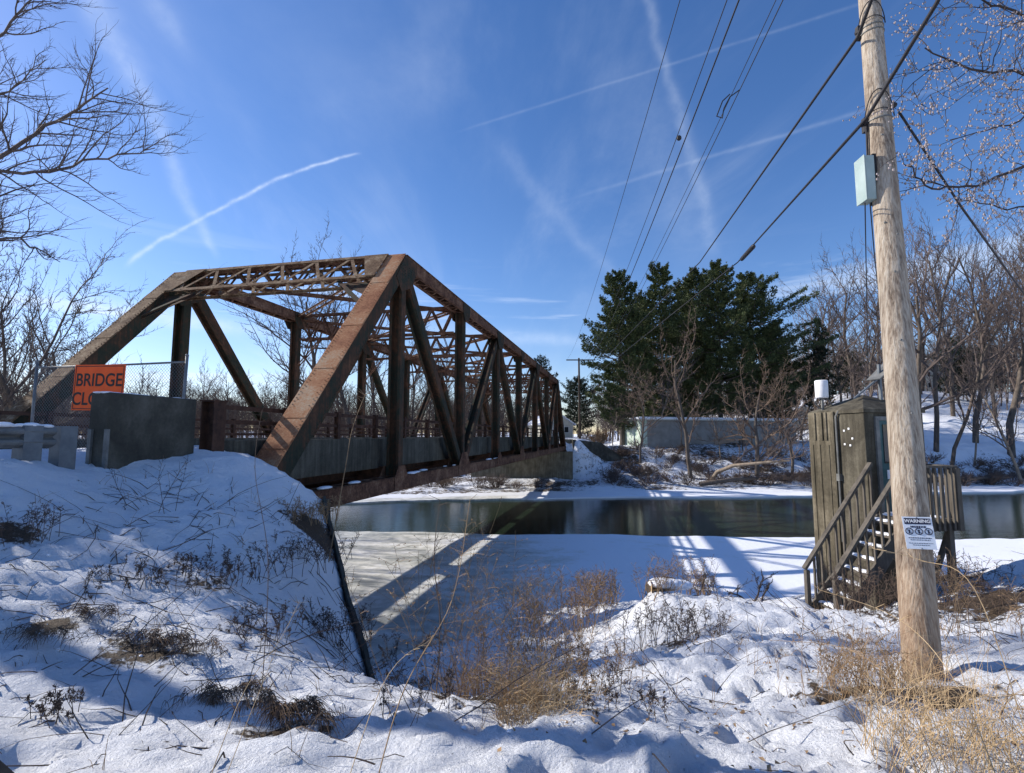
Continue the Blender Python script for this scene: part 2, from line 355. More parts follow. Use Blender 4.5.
def tag(o, label=None, cat=None, group=None, kind=None):
    if label: o['label'] = label
    if cat: o['category'] = cat
    if group: o['group'] = group
    if kind: o['kind'] = kind
    return o
def empty(name, loc=(0, 0, 0), rz=0.0, label=None, cat=None, group=None):
    o = bpy.data.objects.new(name, None); COL.objects.link(o); o.location = loc; o.rotation_euler = (0, 0, rz); o.empty_display_size = 0.2
    return tag(o, label, cat, group)
def copy_tree(o, parent=None):
    c = o.copy(); COL.objects.link(c)
    if parent is not None: c.parent = parent
    for ch in list(o.children): copy_tree(ch, c)
    return c
def text(s, size, m, parent, loc, rot, name='lettering', ext=0.002, sx=1.0, bold=0.0):
    cu = bpy.data.curves.new(name, 'FONT'); cu.body = s; cu.size = size; cu.extrude = ext; cu.align_x = 'CENTER'; cu.align_y = 'CENTER'; cu.offset = bold
    cu.materials.append(m); o = bpy.data.objects.new(name, cu); COL.objects.link(o); o.parent = parent; o.location = loc; o.rotation_euler = rot; o.scale = (sx, 1, 1)
    me_ = bpy.data.meshes.new_from_object(o); p_ = bpy.data.objects.new(name, me_); COL.objects.link(p_); p_.parent = parent; p_.location = loc; p_.rotation_euler = rot; p_.scale = (sx, 1, 1)
    bpy.data.objects.remove(o); return p_

# ------------------------------------------------------------------ terrain function
BA = math.atan(113.0 / 512.3)
ES = np.array([math.sin(BA), math.cos(BA)]); ER = np.array([math.cos(BA), -math.sin(BA)])
L0 = np.array([-5.5, 10.7]); BASE = (L0[0], L0[1], 0.0)
def BW(x, y, z=0): return Vector((L0[0] + x * ER[0] + y * ES[0], L0[1] + x * ER[1] + y * ES[1], z))
def vnoise(x, y, seed=0):
    xi = np.floor(x).astype(np.int64); yi = np.floor(y).astype(np.int64); fx = x - xi; fy = y - yi
    def h(a, b):
        n = (a * 374761393 + b * 668265263 + seed * 1442695041) & 0xFFFFFFFF
        n = ((n ^ (n >> 13)) * 1274126177) & 0xFFFFFFFF
        return ((n ^ (n >> 16)) & 0xFFFF) / 65535.0
    sx = fx * fx * (3 - 2 * fx); sy = fy * fy * (3 - 2 * fy)
    a = h(xi, yi) * (1 - sx) + h(xi + 1, yi) * sx; b = h(xi, yi + 1) * (1 - sx) + h(xi + 1, yi + 1) * sx
    return (a * (1 - sy) + b * sy) - 0.5
def fbm(x, y, sc, o=4, seed=0, g=0.5):
    t = 0; a = 1.0
    for i in range(o):
        t = t + a * vnoise(x * sc + 17.3 * i, y * sc - 9.1 * i, seed + i); a *= g; sc *= 2.03
    return t
def tps_fit(pts):
    p = np.array(pts, float); n = len(p)
    d = np.hypot(p[:, None, 0] - p[None, :, 0], p[:, None, 1] - p[None, :, 1])
    K = np.where(d > 0, d ** 2 * np.log(d + 1e-12), 0) + np.eye(n) * 0.05
    Q = np.hstack([np.ones((n, 1)), p[:, :2]])
    A = np.block([[K, Q], [Q.T, np.zeros((3, 3))]])
    s = np.linalg.solve(A, np.concatenate([p[:, 2], np.zeros(3)]))
    return p[:, :2], s
def tps(fit, x, y):
    p, s = fit; t = s[-3] + s[-2] * x + s[-1] * y
    for i in range(len(p)):
        d2 = (x - p[i, 0]) ** 2 + (y - p[i, 1]) ** 2
        t = t + s[i] * 0.5 * d2 * np.log(d2 + 1e-12)
    return t
def C_(px, py, D): v = P(px, py, D); return (v.x, v.y, v.z)
common = [C_(512, 773, 2.5), C_(0, 773, 2.5), C_(250, 773, 2.5), C_(420, 740, 3.2), C_(540, 740, 3.1), (0, 0, -1.6), (0, -6, -1.5), (3, 0.5, -1.6), (-2.5, 0, -1.5),
          C_(450, 700, 5.0), C_(390, 700, 6.0)]
low_p = common + [C_(600, 690, 4.6), C_(700, 720, 3.6), C_(700, 650, 6.0), C_(800, 700, 4.3), C_(923, 700, 4.15), C_(1000, 740, 3.0),
    C_(870, 640, 6.5), C_(830, 612, 10), C_(655, 592, 9), C_(720, 598, 9.2), C_(780, 598, 10), C_(1000, 600, 8), C_(1000, 568, 12), C_(560, 650, 8.0), C_(610, 655, 7.5), C_(580, 632, 9.5), C_(615, 622, 9.5),
    C_(480, 650, 8.6), C_(425, 650, 8.8), C_(400, 672, 7.6), C_(500, 670, 7.0), C_(545, 608, 12), C_(610, 606, 11.5), C_(470, 632, 11), (-3.0, 10.5, -4.9), (-4.5, 12.0, -5.6), (-12, 13, -5.9), (-25, 17, -6.1), (-2, 13.0, -5.9), (2, 15, -5.6), (5, 15.5, -5.0), (9, 15, -4.6), (14, 15, -4.6),
    (-2, 17, -6.4), (3, 19, -6.4), (9, 19, -6.3), (16, 19, -6.3), (25, 5, -2.4), (25, 12, -3.5), (60, 5, -2.5), (60, 14, -4.5), (30, -20, -1.5), (60, -20, -1.5), (0, -30, -1.2), (-30, 20, -6.5), (30, 20, -6.3), (60, 22, -6.4)]
bank_p = common + [C_(0, 455, 6.6), C_(100, 463, 8.0), C_(150, 460, 8.8), C_(200, 458, 9.7), C_(245, 459, 9.9), C_(285, 480, 10.1), C_(320, 503, 10.3),
    C_(372, 692, 6.5), C_(345, 600, 8.2), C_(150, 560, 5.6), C_(0, 600, 4.2), C_(0, 690, 3.2), C_(200, 700, 3.5), C_(250, 600, 5.4), C_(300, 560, 7.2), C_(330, 640, 6.0), C_(100, 500, 6.8), C_(230, 500, 8.2), C_(280, 492, 9.3), C_(305, 530, 8.8), C_(220, 476, 9.0), C_(265, 476, 9.9), C_(60, 480, 6.9), C_(325, 560, 8.2), C_(350, 650, 6.6),
    (-8.6, 6.0, -0.45), (-8.9, 4.0, -0.45), (-9.2, 0, -0.45), (-10, 8, -0.45), (-13, 10, -0.45), (-16, 14, -0.5), (-13, 0, -0.45), (-20, 5, -1.0), (-30, 10, -1.4), (-20, -15, -0.6), (-8, -15, -0.6), (-40, -10, -1.5), (-30, 25, -2)]
FL = tps_fit(low_p); FB = tps_fit(bank_p)
WA = np.array(BW(1.5, 0.35)[:2]); WB = np.array([P(372, 692, 6.5).x, 6.5])
wd = (WB - WA) / np.linalg.norm(WB - WA); wn = np.array([wd[1], -wd[0]])      # wn: to the bank side or not, fixed below
if wn[0] > 0: wn = -wn
def sstep(a, b, x):
    t = np.clip((x - a) / (b - a), 0, 1); return t * t * (3 - 2 * t)
rngf = random.Random(5)
FOOT = []
def add_foot(p0, p1, n, jit):
    for i in range(n):
        t = i / n; x = p0[0] * (1 - t) + p1[0] * t; y = p0[1] * (1 - t) + p1[1] * t
        a = math.atan2(p1[1] - p0[1], p1[0] - p0[0]); sdx = 0.14 * (1 if i % 2 else -1)
        FOOT.append((x - math.sin(a) * sdx + rngf.gauss(0, jit), y + math.cos(a) * sdx + rngf.gauss(0, jit), a + rngf.gauss(0, 0.3), rngf.uniform(0.04, 0.085)))
add_foot((1.0, 2.0), (5.0, 9.2), 16, 0.12); add_foot((0.6, 1.8), (4.2, 8.6), 14, 0.15); add_foot((1.6, 1.8), (5.4, 9.3), 15, 0.15)
add_foot((0.2, 2.0), (2.2, 8.6), 12, 0.2); add_foot((2.6, 2.2), (1.5, 6), 8, 0.2); add_foot((-1.8, 2.2), (0.4, 4.5), 6, 0.2)
add_foot((-2.6, 2.6), (-5.2, 6.0), 7, 0.2)
YF = lambda x: 50 + 0.14 * x + 2.0 * vnoise(x * 0.08, x * 0 + 3.3, 5)
def height(x, y):
    x = np.asarray(x, float); y = np.asarray(y, float)
    lo = np.maximum(tps(FL, x, y), -7.0); lo = np.where(y > 24, -7.0, lo); lo = lo * (1 - sstep(18, 24, y)) - 7.0 * sstep(18, 24, y)
    ba = np.clip(tps(FB, x, y), -3.6, -0.30)
    rx = x - L0[0]; ry = y - L0[1]
    s = rx * ES[0] + ry * ES[1]; t = rx * ER[0] + ry * ER[1]
    dw = (x - WA[0]) * wn[0] + (y - WA[1]) * wn[1]; past = np.maximum(0, (x - WB[0]) * wd[0] + (y - WB[1]) * wd[1])
    d = np.minimum(0.35 - s, dw + 0.13); wdt = 0.12 + past * 0.7
    k = sstep(-wdt, wdt, d)
    z = lo * (1 - k) + ba * k
    near = 1 - sstep(16, 30, np.hypot(x, y))
    am = 0.05 + 0.10 * near
    z = z + fbm(x, y, 1.3, 4, 3) * 0.19 * (0.3 + 0.7 * near) * (1 - 0.62 * k) + fbm(x, y, 11.0, 3, 19) * 0.05 * near + fbm(x, y, 5.0, 4, 9) * 0.065 * near + fbm(x, y, 0.25, 3, 21) * 0.25 * sstep(-6.9, -6.0, z)
    # far bank
    yf = YF(x); q = y - yf
    zf = -7.0 + 1.15 * sstep(-3, 1.5, q) + 0.5 * sstep(2, 8, q) + 3.9 * sstep(6, 22, q)
    zf = zf + fbm(x, y, 0.35, 4, 31) * 0.9 * sstep(4, 10, q) * (1 - 0.6 * sstep(24, 40, q))
    hill = sstep(38, 75, x - 0.15 * (y - 60)) * sstep(8, 60, q) * 12 
    zf = zf + hill + fbm(x, y, 0.02, 3, 41) * 6 * sstep(60, 160, q)
    # far approach embankment and the flat shore under the bridge
    shelf = (1 - sstep(1.5, 9.5, t)) * sstep(-24, -14, t) * (s < 56.1)
    zf = zf * (1 - shelf) + np.minimum(zf, -5.75 + 0.35 * sstep(45, 55, s) + fbm(x, y, 0.6, 3, 91) * 0.3) * shelf
    emb = sstep(-15.5, -9.5, t) * (1 - sstep(1.5, 5.0, t)) * sstep(55.5, 56.2, s)
    zf = zf * (1 - emb) + (-0.45) * emb
    # left far bank low shelf
    farw = sstep(-4, -3, q)
    z = z * (1 - farw) + zf * farw
    return z
def foot_field(x, y):
    dz = np.zeros_like(x)
    for fx, fy, a, dp in FOOT:
        m = (abs(x - fx) < 0.5) & (abs(y - fy) < 0.5)
        if not m.any(): continue
        ux = (x[m] - fx) * math.cos(a) + (y[m] - fy) * math.sin(a); uy = -(x[m] - fx) * math.sin(a) + (y[m] - fy) * math.cos(a)
        r2 = (ux / 0.17) ** 2 + (uy / 0.085) ** 2
        dz[m] += -dp * np.exp(-r2 ** 1.5) + 0.35 * dp * np.exp(-(np.sqrt(r2) - 1.5) ** 2 * 6)
    return dz
def H(x, y): return float(height(np.array([x]), np.array([y]))[0])
def gaxis(lo, hi, c, d0, g):
    a = [c]; d = d0
    while a[-1] < hi: a.append(a[-1] + d); d = d0 + g * abs(a[-1] - c)
    b = [c]
    while b[-1] > lo: b.append(b[-1] - (d0 + g * abs(b[-1] - c)))
    return np.array(sorted(set(b[1:] + a)))
xs = gaxis(-900, 900, 0.5, 0.045, 0.0125); ys = np.concatenate([gaxis(-60, 1500, 3.0, 0.045, 0.0115)])
# tighter rows across the far bank
ex = np.arange(44, 84, 0.45); ys = np.array(sorted(set(list(ys[(ys < 44) | (ys > 84)]) + list(ex))))
GX, GY = np.meshgrid(xs, ys); gx = GX.ravel(); gy = GY.ravel()
gz = height(gx, gy) + foot_field(gx, gy)
litter = 0.24 + 0.28 * fbm(gx, gy, 0.5, 3, 77)
def blob(cx, cy, rx, ry, a):
    global litter
    litter = litter + a * np.exp(-((gx - cx) / rx) ** 2 - ((gy - cy) / ry) ** 2)
qq = gy - YF(gx)
litter = np.where(qq > 3, 0.60 + 0.35 * fbm(gx, gy, 0.25, 3, 55), litter)
litter = np.where((qq > 3) & (gx > 38), litter - 0.34 * sstep(8, 20, qq), litter)
litter = np.where(qq > 26, litter - 0.05, litter)
for (px, py, D, rx, ry, a) in ((290, 740, 2.9, .22, .12, .32), (160, 655, 4.1, .45, .2, .32), (235, 700, 3.5, .2, .12, .32), (40, 645, 4.2, .25, .15, .5), (310, 520, 9, .5, .5, .45), (20, 510, 5.5, .4, .3, .4),
                           (210, 570, 5.6, .5, .4, .35), (500, 700, 4.0, .6, .5, .45), (560, 690, 4.4, .5, .4, .35), (690, 630, 7.0, .8, .5, .4), (890, 690, 4.0, .5, .4, .3), (990, 610, 8, 2.5, 1.2, .6),
                           (985, 700, 3.8, .6, .5, .25), (900, 590, 12, 3, 1.5, .4), (330, 640, 6.2, .5, .8, .25), (360, 600, 10, .8, 1.2, .3)):
    c = P(px, py, D); blob(c.x, c.y, rx, ry, a * 1.1)
nx, ny = len(xs), len(ys)
me = bpy.data.meshes.new('ground')
idx = np.arange(nx * ny).reshape(ny, nx)
quads = np.stack([idx[:-1, :-1], idx[:-1, 1:], idx[1:, 1:], idx[1:, :-1]], -1).reshape(-1, 4)
me.vertices.add(nx * ny); me.vertices.foreach_set('co', np.stack([gx, gy, gz], 1).astype(np.float32).ravel())
me.loops.add(quads.size); me.loops.foreach_set('vertex_index', quads.ravel().astype(np.int32))
me.polygons.add(len(quads)); me.polygons.foreach_set('loop_start', np.arange(0, quads.size, 4, dtype=np.int32))
me.polygons.foreach_set('use_smooth', np.ones(len(quads), bool))
me.update(calc_edges=True); me.validate()
at = me.attributes.new('litter', 'FLOAT', 'POINT'); at.data.foreach_set('value', np.clip(litter, 0, 1).astype(np.float32))
me.materials.append(M['ground'])
g = bpy.data.objects.new('ground', me); COL.objects.link(g); g['kind'] = 'structure'
# water
b = MB(); b.add([(-900, 8, -6.05), (900, 8, -6.05), (900, 72, -6.05), (-900, 72, -6.05)], [(0, 1, 2, 3)])
o = b.build('water', M['water']); o['kind'] = 'structure'
# ice sheets: slabs with ragged edges
def slab(name, edge_a, edge_b, x0, x1, n, z0, z1, cols=26):
    b = MB(); X = np.linspace(x0, x1, n); A = edge_a(X); B = edge_b(X)
    vs = []
    for i in range(n):
        for j in range(cols + 1):
            y = A[i] + (B[i] - A[i]) * j / cols
            vs.append((X[i], y, z1 + 0.04 * float(fbm(np.array([X[i]]), np.array([y]), 0.35, 3, 61)[0])))
    W = cols + 1
    fs = [(i * W + j, (i + 1) * W + j, (i + 1) * W + j + 1, i * W + j + 1) for i in range(n - 1) for j in range(cols)]
    o = len(vs)
    for i in range(n): vs.append((X[i], A[i], z0)); vs.append((X[i], B[i], z0))
    for i in range(n - 1):
        fs.append((o + 2 * i, o + 2 * i + 2, (i + 1) * W, i * W)); fs.append((i * W + cols, (i + 1) * W + cols, o + 2 * i + 3, o + 2 * i + 1))
    b.add(vs, fs); ob = b.build(name, M['ice'], smooth=False); ob['kind'] = 'structure'; return ob
near_edge = lambda X: 31.8 - 0.05 * X + 0.9 * fbm(X, X * 0, 0.16, 3, 71) + 0.25 * fbm(X, X * 0, 1.1, 3, 72)
slab('ice', lambda X: X * 0 + 9.5, near_edge, -70, 90, 420, -6.15, -5.97)
slab('ice', lambda X: YF(X) - 1.8 + 1.2 * fbm(X, X * 0, 0.12, 3, 81) + 0.3 * fbm(X, X * 0, 0.9, 3, 82), lambda X: YF(X) + 5, -140, 170, 420, -6.15, -5.9, 8)

# ------------------------------------------------------------------ near abutment and wing wall
ab = empty('bridge_abutment', BASE, -BA, 'concrete abutment under the near end of the rusted bridge, half hidden by the snowy bank', 'abutment')
b = MB(); b.box(-12.5, 1.5, -0.1, 0.75, -7.2, -2.0); b.box(-12.5, -0.75, -0.7, -0.35, -7, -0.46); b.box(0.9, 1.5, -0.1, 0.748, -2.0, -1.35)
b.build('wall', M['concdark'], ab, bevel=0.02)
ww = empty('wing_wall', (WA[0], WA[1], 0), 0, 'thin sloping wing wall edging the steep snowy bank down toward the ice', 'wing wall')
n = 24; top = []
for i in range(n + 1):
    p = WA + (WB - WA) * (i / n) - wn * 0.05; q = p + wn * 0.2
    top.append((p, H(*(p + wn * 0.10)) + 0.03))
vs = []; fs = []
for i, (p, z) in enumerate(top):
    for off in (-0.02, 0.03):
        for zz_ in (-7.0, z): q = p + wn * off; vs.append((q[0] - WA[0], q[1] - WA[1], zz_))
for i in range(n):
    a = i * 4; c = a + 4
    fs += [(a, c, c + 1, a + 1), (a + 1, c + 1, c + 3, a + 3), (a + 3, c + 3, c + 2, a + 2)]
fs += [(0, 1, 3, 2), (n * 4, n * 4 + 2, n * 4 + 3, n * 4 + 1)]
b = MB(); b.add(vs, fs); b.build('wall', M['concdark'], ww)

# ------------------------------------------------------------------ the truss bridge (local: x right, y along, near truss x=0, far x=-9)
br = empty('truss_bridge', BASE, -BA, 'long rusted steel through truss bridge with snow on its deck, crossing the icy river', 'bridge')
PN, NP = 6.965, 8; ZB, ZT = -1.6, 6.1
Lp = [Vector((0, i * PN, ZB)) for i in range(NP + 1)]; Up = {i: Vector((0, i * PN, ZT)) for i in range(1, NP)}
X_ = Vector((1, 0, 0))
def shift(v, x): return Vector((v.x + x, v.y, v.z))
def box_member(name, a, b_, w_, dpt, m_cover, m_side, cover_up=True, rivet=False, lattice_under=True, ext0=0, ext1=0, cw=0.06):
    d = (b_ - a).normalized(); a = a - d * ext0; b_ = b_ + d * ext1
    v = d.cross(X_)                      # other cross axis
    up = v if v.z > 0 or (abs(v.z) < 1e-6 and v.y < 0) else -v
    mb = MB()
    for sx in (-1, 1):
        mb.beam(a, b_, 0.03, dpt, X_, ox=sx * (w_ / 2 - 0.015))
        for e in (-1, 1):
            c0 = a + up * (e * (dpt / 2 - 0.02)) + X_ * sx * (w_ / 2 - 0.08); c1 = b_ + up * (e * (dpt / 2 - 0.02)) + X_ * sx * (w_ / 2 - 0.08)
            mb.beam(c0, c1, 0.10, 0.025, X_)
    L = (b_ - a).length; n = max(3, int(L / 0.45))
    for i in range(n):                   # lacing on the open side
        p = a + d * (L * i / n) - up * (dpt / 2 + 0.008); q = a + d * (L * (i + 1) / n) - up * (dpt / 2 + 0.008)
        s_ = 1 if i % 2 else -1
        mb.beam(p + X_ * s_ * (w_ / 2 - 0.06), q - X_ * s_ * (w_ / 2 - 0.06), 0.07, 0.012, up.cross(q - p))
    if rivet:
        for sx in (-1, 1):
            for e in (-1, 1):
                o_ = X_ * sx * (w_ / 2 + 0.001) + up * e * (dpt / 2 - 0.05)
                mb.rivets(a + o_, b_ + o_, X_ * sx, int(L / 0.12), 0.017)
    side = mb.build(name, m_side, br)
    cv = MB(); t0 = up * (dpt / 2 + 0.0125)
    cv.beam(a + t0, b_ + t0, w_ + cw, 0.022, X_)
    for fr in (0.18, 0.27, 0.44, 0.62, 0.84) if rivet else (0.3, 0.7):
        p = a.lerp(b_, fr) + up * (dpt / 2 + 0.03); cv.beam(p - d * 0.17, p + d * 0.17, w_ + 0.03, 0.012, X_)
    if rivet:
        for sx in (-1, 1):
            o_ = X_ * sx * (w_ / 2 - 0.03) + up * (dpt / 2 + 0.024)
            cv.rivets(a + o_, b_ + o_, up, int(L / 0.115), 0.02)
            o_ = X_ * sx * (w_ / 2 - 0.10) + up * (dpt / 2 + 0.024)
            cv.rivets(a + o_, b_ + o_, up, int(L / 0.23), 0.018)
    cvo = cv.build('cover_plate', m_cover, side)
    return side
def h_member(name, a, b_, w_, dpt, m, lacing=False):
    d = (b_ - a).normalized(); mb = MB()
    for sx in (-1, 1): mb.beam(a, b_, 0.025, dpt, X_, ox=sx * (w_ / 2))
    L = (b_ - a).length; v = d.cross(X_)
    if lacing:
        n = int(L / (w_ * 0.9))
        for i in range(n):
            p = a + d * (L * i / n); q = a + d * (L * (i + 1) / n); s_ = 1 if i % 2 else -1
            for e in (-1, 1):
                mb.beam(p + X_ * s_ * (w_ / 2 - 0.03) + v * e * (dpt / 2 - 0.02), q - X_ * s_ * (w_ / 2 - 0.03) + v * e * (dpt / 2 - 0.02), 0.06, 0.012, v.cross(q - p))
    else: mb.beam(a, b_, w_ - 0.03, 0.02, X_)
    for sx in (-1, 1):
        for e in (-1, 1): mb.beam(a, b_, 0.08, 0.02, X_, ox=sx * (w_ / 2 - 0.045), oy=e * (dpt / 2 - 0.012))
    return mb.build(name, m, br)
W = 9.0
for tx in (0.0, -W):
    near = tx == 0
    # end posts and top chord
    box_member('end_post', shift(Lp[0], tx), shift(Up[1], tx), 0.62, 0.50, M['post'] if near else M['lichen'], M['steel'], rivet=True, ext0=0.25, ext1=0.05)
    box_member('end_post', shift(Lp[8], tx), shift(Up[7], tx), 0.62, 0.50, M['rust'], M['steel'], ext0=0.2, ext1=0.16)
    box_member('top_chord', shift(Up[1], tx), shift(Up[7], tx), 0.60, 0.44, M['rust'], M['rust'], rivet=True)
    # bottom chord
    mb = MB()
    for sx in (-1, 1):
        mb.box(tx + sx * 0.24 - 0.015, tx + sx * 0.24 + 0.015, -0.3, 8 * PN + 0.3, ZB - 0.24, ZB + 0.24)
        for zz_ in (-0.228, 0.228): mb.box(tx + sx * 0.20 - 0.055, tx + sx * 0.20 + 0.055, -0.3, 8 * PN + 0.3, ZB + zz_ - 0.012, ZB + zz_ + 0.0118)
        for zz_ in (-0.18, 0.18): mb.rivets((tx + sx * 0.256, 0, ZB + zz_), (tx + sx * 0.256, 30, ZB + zz_), (sx, 0, 0), 200, 0.018)
    for i in range(60): mb.box(tx - 0.25, tx + 0.25, i * 0.93 + 0.2, i * 0.93 + 0.4, ZB + 0.241, ZB + 0.252)
    mb.build('bottom_chord', M['rust'], br)
    for i in range(1, NP):
        h_member('vertical_post', shift(Lp[i], tx), shift(Up[i], tx) - Vector((0, 0, 0.2)), 0.42, 0.30 if i % 2 == 0 else 0.34, M['steel'])
        if i % 2 == 1:
            for j in (i - 1, i + 1):
                if 0 < j < NP: h_member('diagonal', shift(Up[i], tx) , shift(Lp[j], tx), 0.42, 0.36 if abs(j - 4) >= 2 else 0.28, M['steel'])
        # gussets
        for (pt, zoff) in ((Up[i], -0.22), (Lp[i], 0.26)):
            big = 1.0 if (i % 2 == 1) == (zoff < 0) else 0.62
            mb = MB()
            for sx in (-1, 1):
                x = tx + sx * 0.322 if zoff < 0 else tx + sx * 0.272
                w2, h2 = 0.85 * big, 0.62 * big
                y0, z0 = pt.y, pt.z; sg = -1 if zoff < 0 else 1
                prof = [(-w2, -0.2 * sg), (w2, -0.2 * sg), (w2, 0.22 * sg), (w2 * 0.45, h2 * sg + 0.2 * sg), (-w2 * 0.45, h2 * sg + 0.2 * sg), (-w2, 0.22 * sg)]
                if zoff < 0 and i in (1, NP - 1):
                    fl = 1 if i == 1 else -1
                    prof = [(-0.15 * fl, 0.16), (0.85 * fl, 0.18), (0.85 * fl, -0.22), (0.4 * fl, -0.85), (-0.4 * fl, -1.2), (-0.82 * fl, -0.78)]
                vs = [(x - 0.008, y0 + a_, z0 + c_) for a_, c_ in prof] + [(x + 0.008, y0 + a_, z0 + c_) for a_, c_ in prof]
                mb.add(vs, [tuple(range(6)), tuple(range(6, 12))[::-1]] + [(k, (k + 1) % 6, 6 + (k + 1) % 6, 6 + k) for k in range(6)])
                if i < 4:
                    for rr in (0.25, 0.6, 0.85): mb.rivets((x + sx * 0.008, y0 - w2 * rr * 0.9, z0 + 0.15 * sg), (x + sx * 0.008, y0 - w2 * rr * 0.45, z0 + h2 * sg), (sx, 0, 0), 5); mb.rivets((x + sx * 0.008, y0 + w2 * rr * 0.9, z0 + 0.15 * sg), (x + sx * 0.008, y0 + w2 * rr * 0.45, z0 + h2 * sg), (sx, 0, 0), 5)
            mb.build('gusset_plate', M['rust'] if zoff > 0 else M['steel'], br)
    for q in (Lp[0], Lp[8]):
        mb = MB(); mb.box(tx - 0.4, tx + 0.4, q.y - 0.4, q.y + 0.4, -1.995, -1.86); mb.beam((tx - 0.36, q.y, -1.9), (tx + 0.36, q.y, -1.9), 0.2, 0.2, (0, 1, 0))
        mb.box(tx - 0.3, tx - 0.27, q.y - 0.5, q.y + 0.9, ZB - 0.26, ZB + 0.45); mb.box(tx + 0.27, tx + 0.3, q.y - 0.5, q.y + 0.9, ZB - 0.26, ZB + 0.45)
        mb.build('bearing', M['darkrust'], br)
def lattice_strut(name, a, b_, dirn, depth, thick, m, n, ang=0.09, planes=2, bar=0.075):
    """two-flange strut from a to b_, second flange 'depth' away along dirn, zigzag web"""
    a = Vector(a); b_ = Vector(b_); dn = Vector(dirn).normalized(); d = (b_ - a).normalized(); nrm = d.cross(dn)
    mb = MB(); L = (b_ - a).length
    for k in (0, 1):
        o_ = dn * depth * k
        for e in ((-1, 1) if planes == 2 else (0,)):
            mb.beam(a + o_ + nrm * e * thick / 2, b_ + o_ + nrm * e * thick / 2, ang, 0.02, dn)
            mb.beam(a + o_ + nrm * (e * (thick / 2 - 0.035)), b_ + o_ + nrm * (e * (thick / 2 - 0.035)), 0.08, 0.018, nrm)
    for e in ((-1, 1) if planes == 2 else (0,)):
        for i in range(n):
            p = a + d * (L * i / n); q = a + d * (L * (i + 1) / n); k = i % 2
            mb.beam(p + dn * depth * k + nrm * e * (thick / 2 - 0.012), q + dn * depth * (1 - k) + nrm * e * (thick / 2 - 0.012), bar, 0.014, nrm.cross(q - p + dn * depth * (1 - 2 * k)))
            if i % 2 == 0:   # little joint plates
                c = q + nrm * e * (thick / 2 + 0.004) + dn * depth * (1 - k)
                mb.beam(c - d * 0.16, c + d * 0.16, 0.2, 0.01, dn, )
    if planes == 2:
        for i in range(n):
            p = a + d * (L * i / n); q = a + d * (L * (i + 1) / n); s_ = 1 if i % 2 else -1
            for k in (0, 1): mb.beam(p + dn * depth * k + nrm * s_ * thick / 2, q + dn * depth * k - nrm * s_ * thick / 2, 0.06, 0.012, dn.cross(q - p - nrm * s_ * thick))
    return mb.build(name, m, br)
# portals lie in the plane of the end posts
for (i, j) in ((0, 1), (8, 7)):
    d = (Lp[i] - Up[j]).normalized(); u = Up[j] + Vector((0, 0, 0.12))
    lattice_strut('portal_strut', shift(u, -0.3) + d * 0.1, shift(u, -W + 0.3) + d * 0.1, d, 1.35, 0.42, M['lichen'] if i == 0 else M['rust'], 12, 0.16, bar=0.12)
    for sx, tx in ((-1, 0), (1, -W)):
        mb = MB(); a = shift(u, tx + sx * 0.3) + d * 1.45; b_ = shift(u, tx + sx * 1.7) + d * 1.45; c = shift(u, tx + sx * 0.3) + d * 2.9
        nn = d.cross(X_).normalized() * 0.008
        mb.beam(b_, c, 0.12, 0.02, X_); mb.beam(b_ + nn * 14, c + nn * 14, 0.12, 0.02, X_)
        mb.add([a + nn, b_ + nn, c.lerp(a, 0.35) + nn, a - nn, b_ - nn, c.lerp(a, 0.35) - nn], [(0, 1, 2), (3, 5, 4), (0, 3, 4, 1), (1, 4, 5, 2), (2, 5, 3, 0)])
        mb.build('knee_brace', M['steel'], br)
        # corner plate where the strut meets the post
        mb = MB(); a = shift(u, tx + sx * 0.3); q_ = [a + d * 0.05, a + X_ * sx * 0.9 + d * 0.05, a + X_ * sx * 0.35 + d * 1.5, a + d * 1.5]
        up_ = d.cross(X_); up_ = up_ if up_.z > 0 else -up_
        q_ = [z + up_ * 0.235 for z in q_]
        mb.add(q_ + [z + up_ * 0.012 for z in q_], [(0, 1, 2, 3), (7, 6, 5, 4), (0, 4, 5, 1), (1, 5, 6, 2), (2, 6, 7, 3), (3, 7, 4, 0)])
        mb.build('corner_plate', M['lichen'] if i == 0 else M['rust'], br)
# sway frames
for i in range(1, NP):
    y = i * PN
    lattice_strut('sway_frame', (-0.3, y, ZT + 0.1), (-W + 0.3, y, ZT + 0.1), (0, 0, -1), 1.25 if i > 1 else 0.6, 0.24, M['rust'], 14 if i > 1 else 16, 0.11, 2, 0.09)
    if i > 1:
        for sx, tx in ((-1, 0), (1, -W)):
            mb = MB()
            for e in (-0.09, 0.09): mb.beam((tx + sx * 1.5, y + e, ZT - 1.15), (tx + sx * 0.22, y + e, ZT - 2.5), 0.09, 0.02, (0, 1, 0)); mb.beam((tx + sx * 0.9, y + e, ZT - 1.15), (tx + sx * 0.55, y + e, ZT - 2.1), 0.06, 0.02, (0, 1, 0))
            mb.build('sway_knee', M['rust'], br)
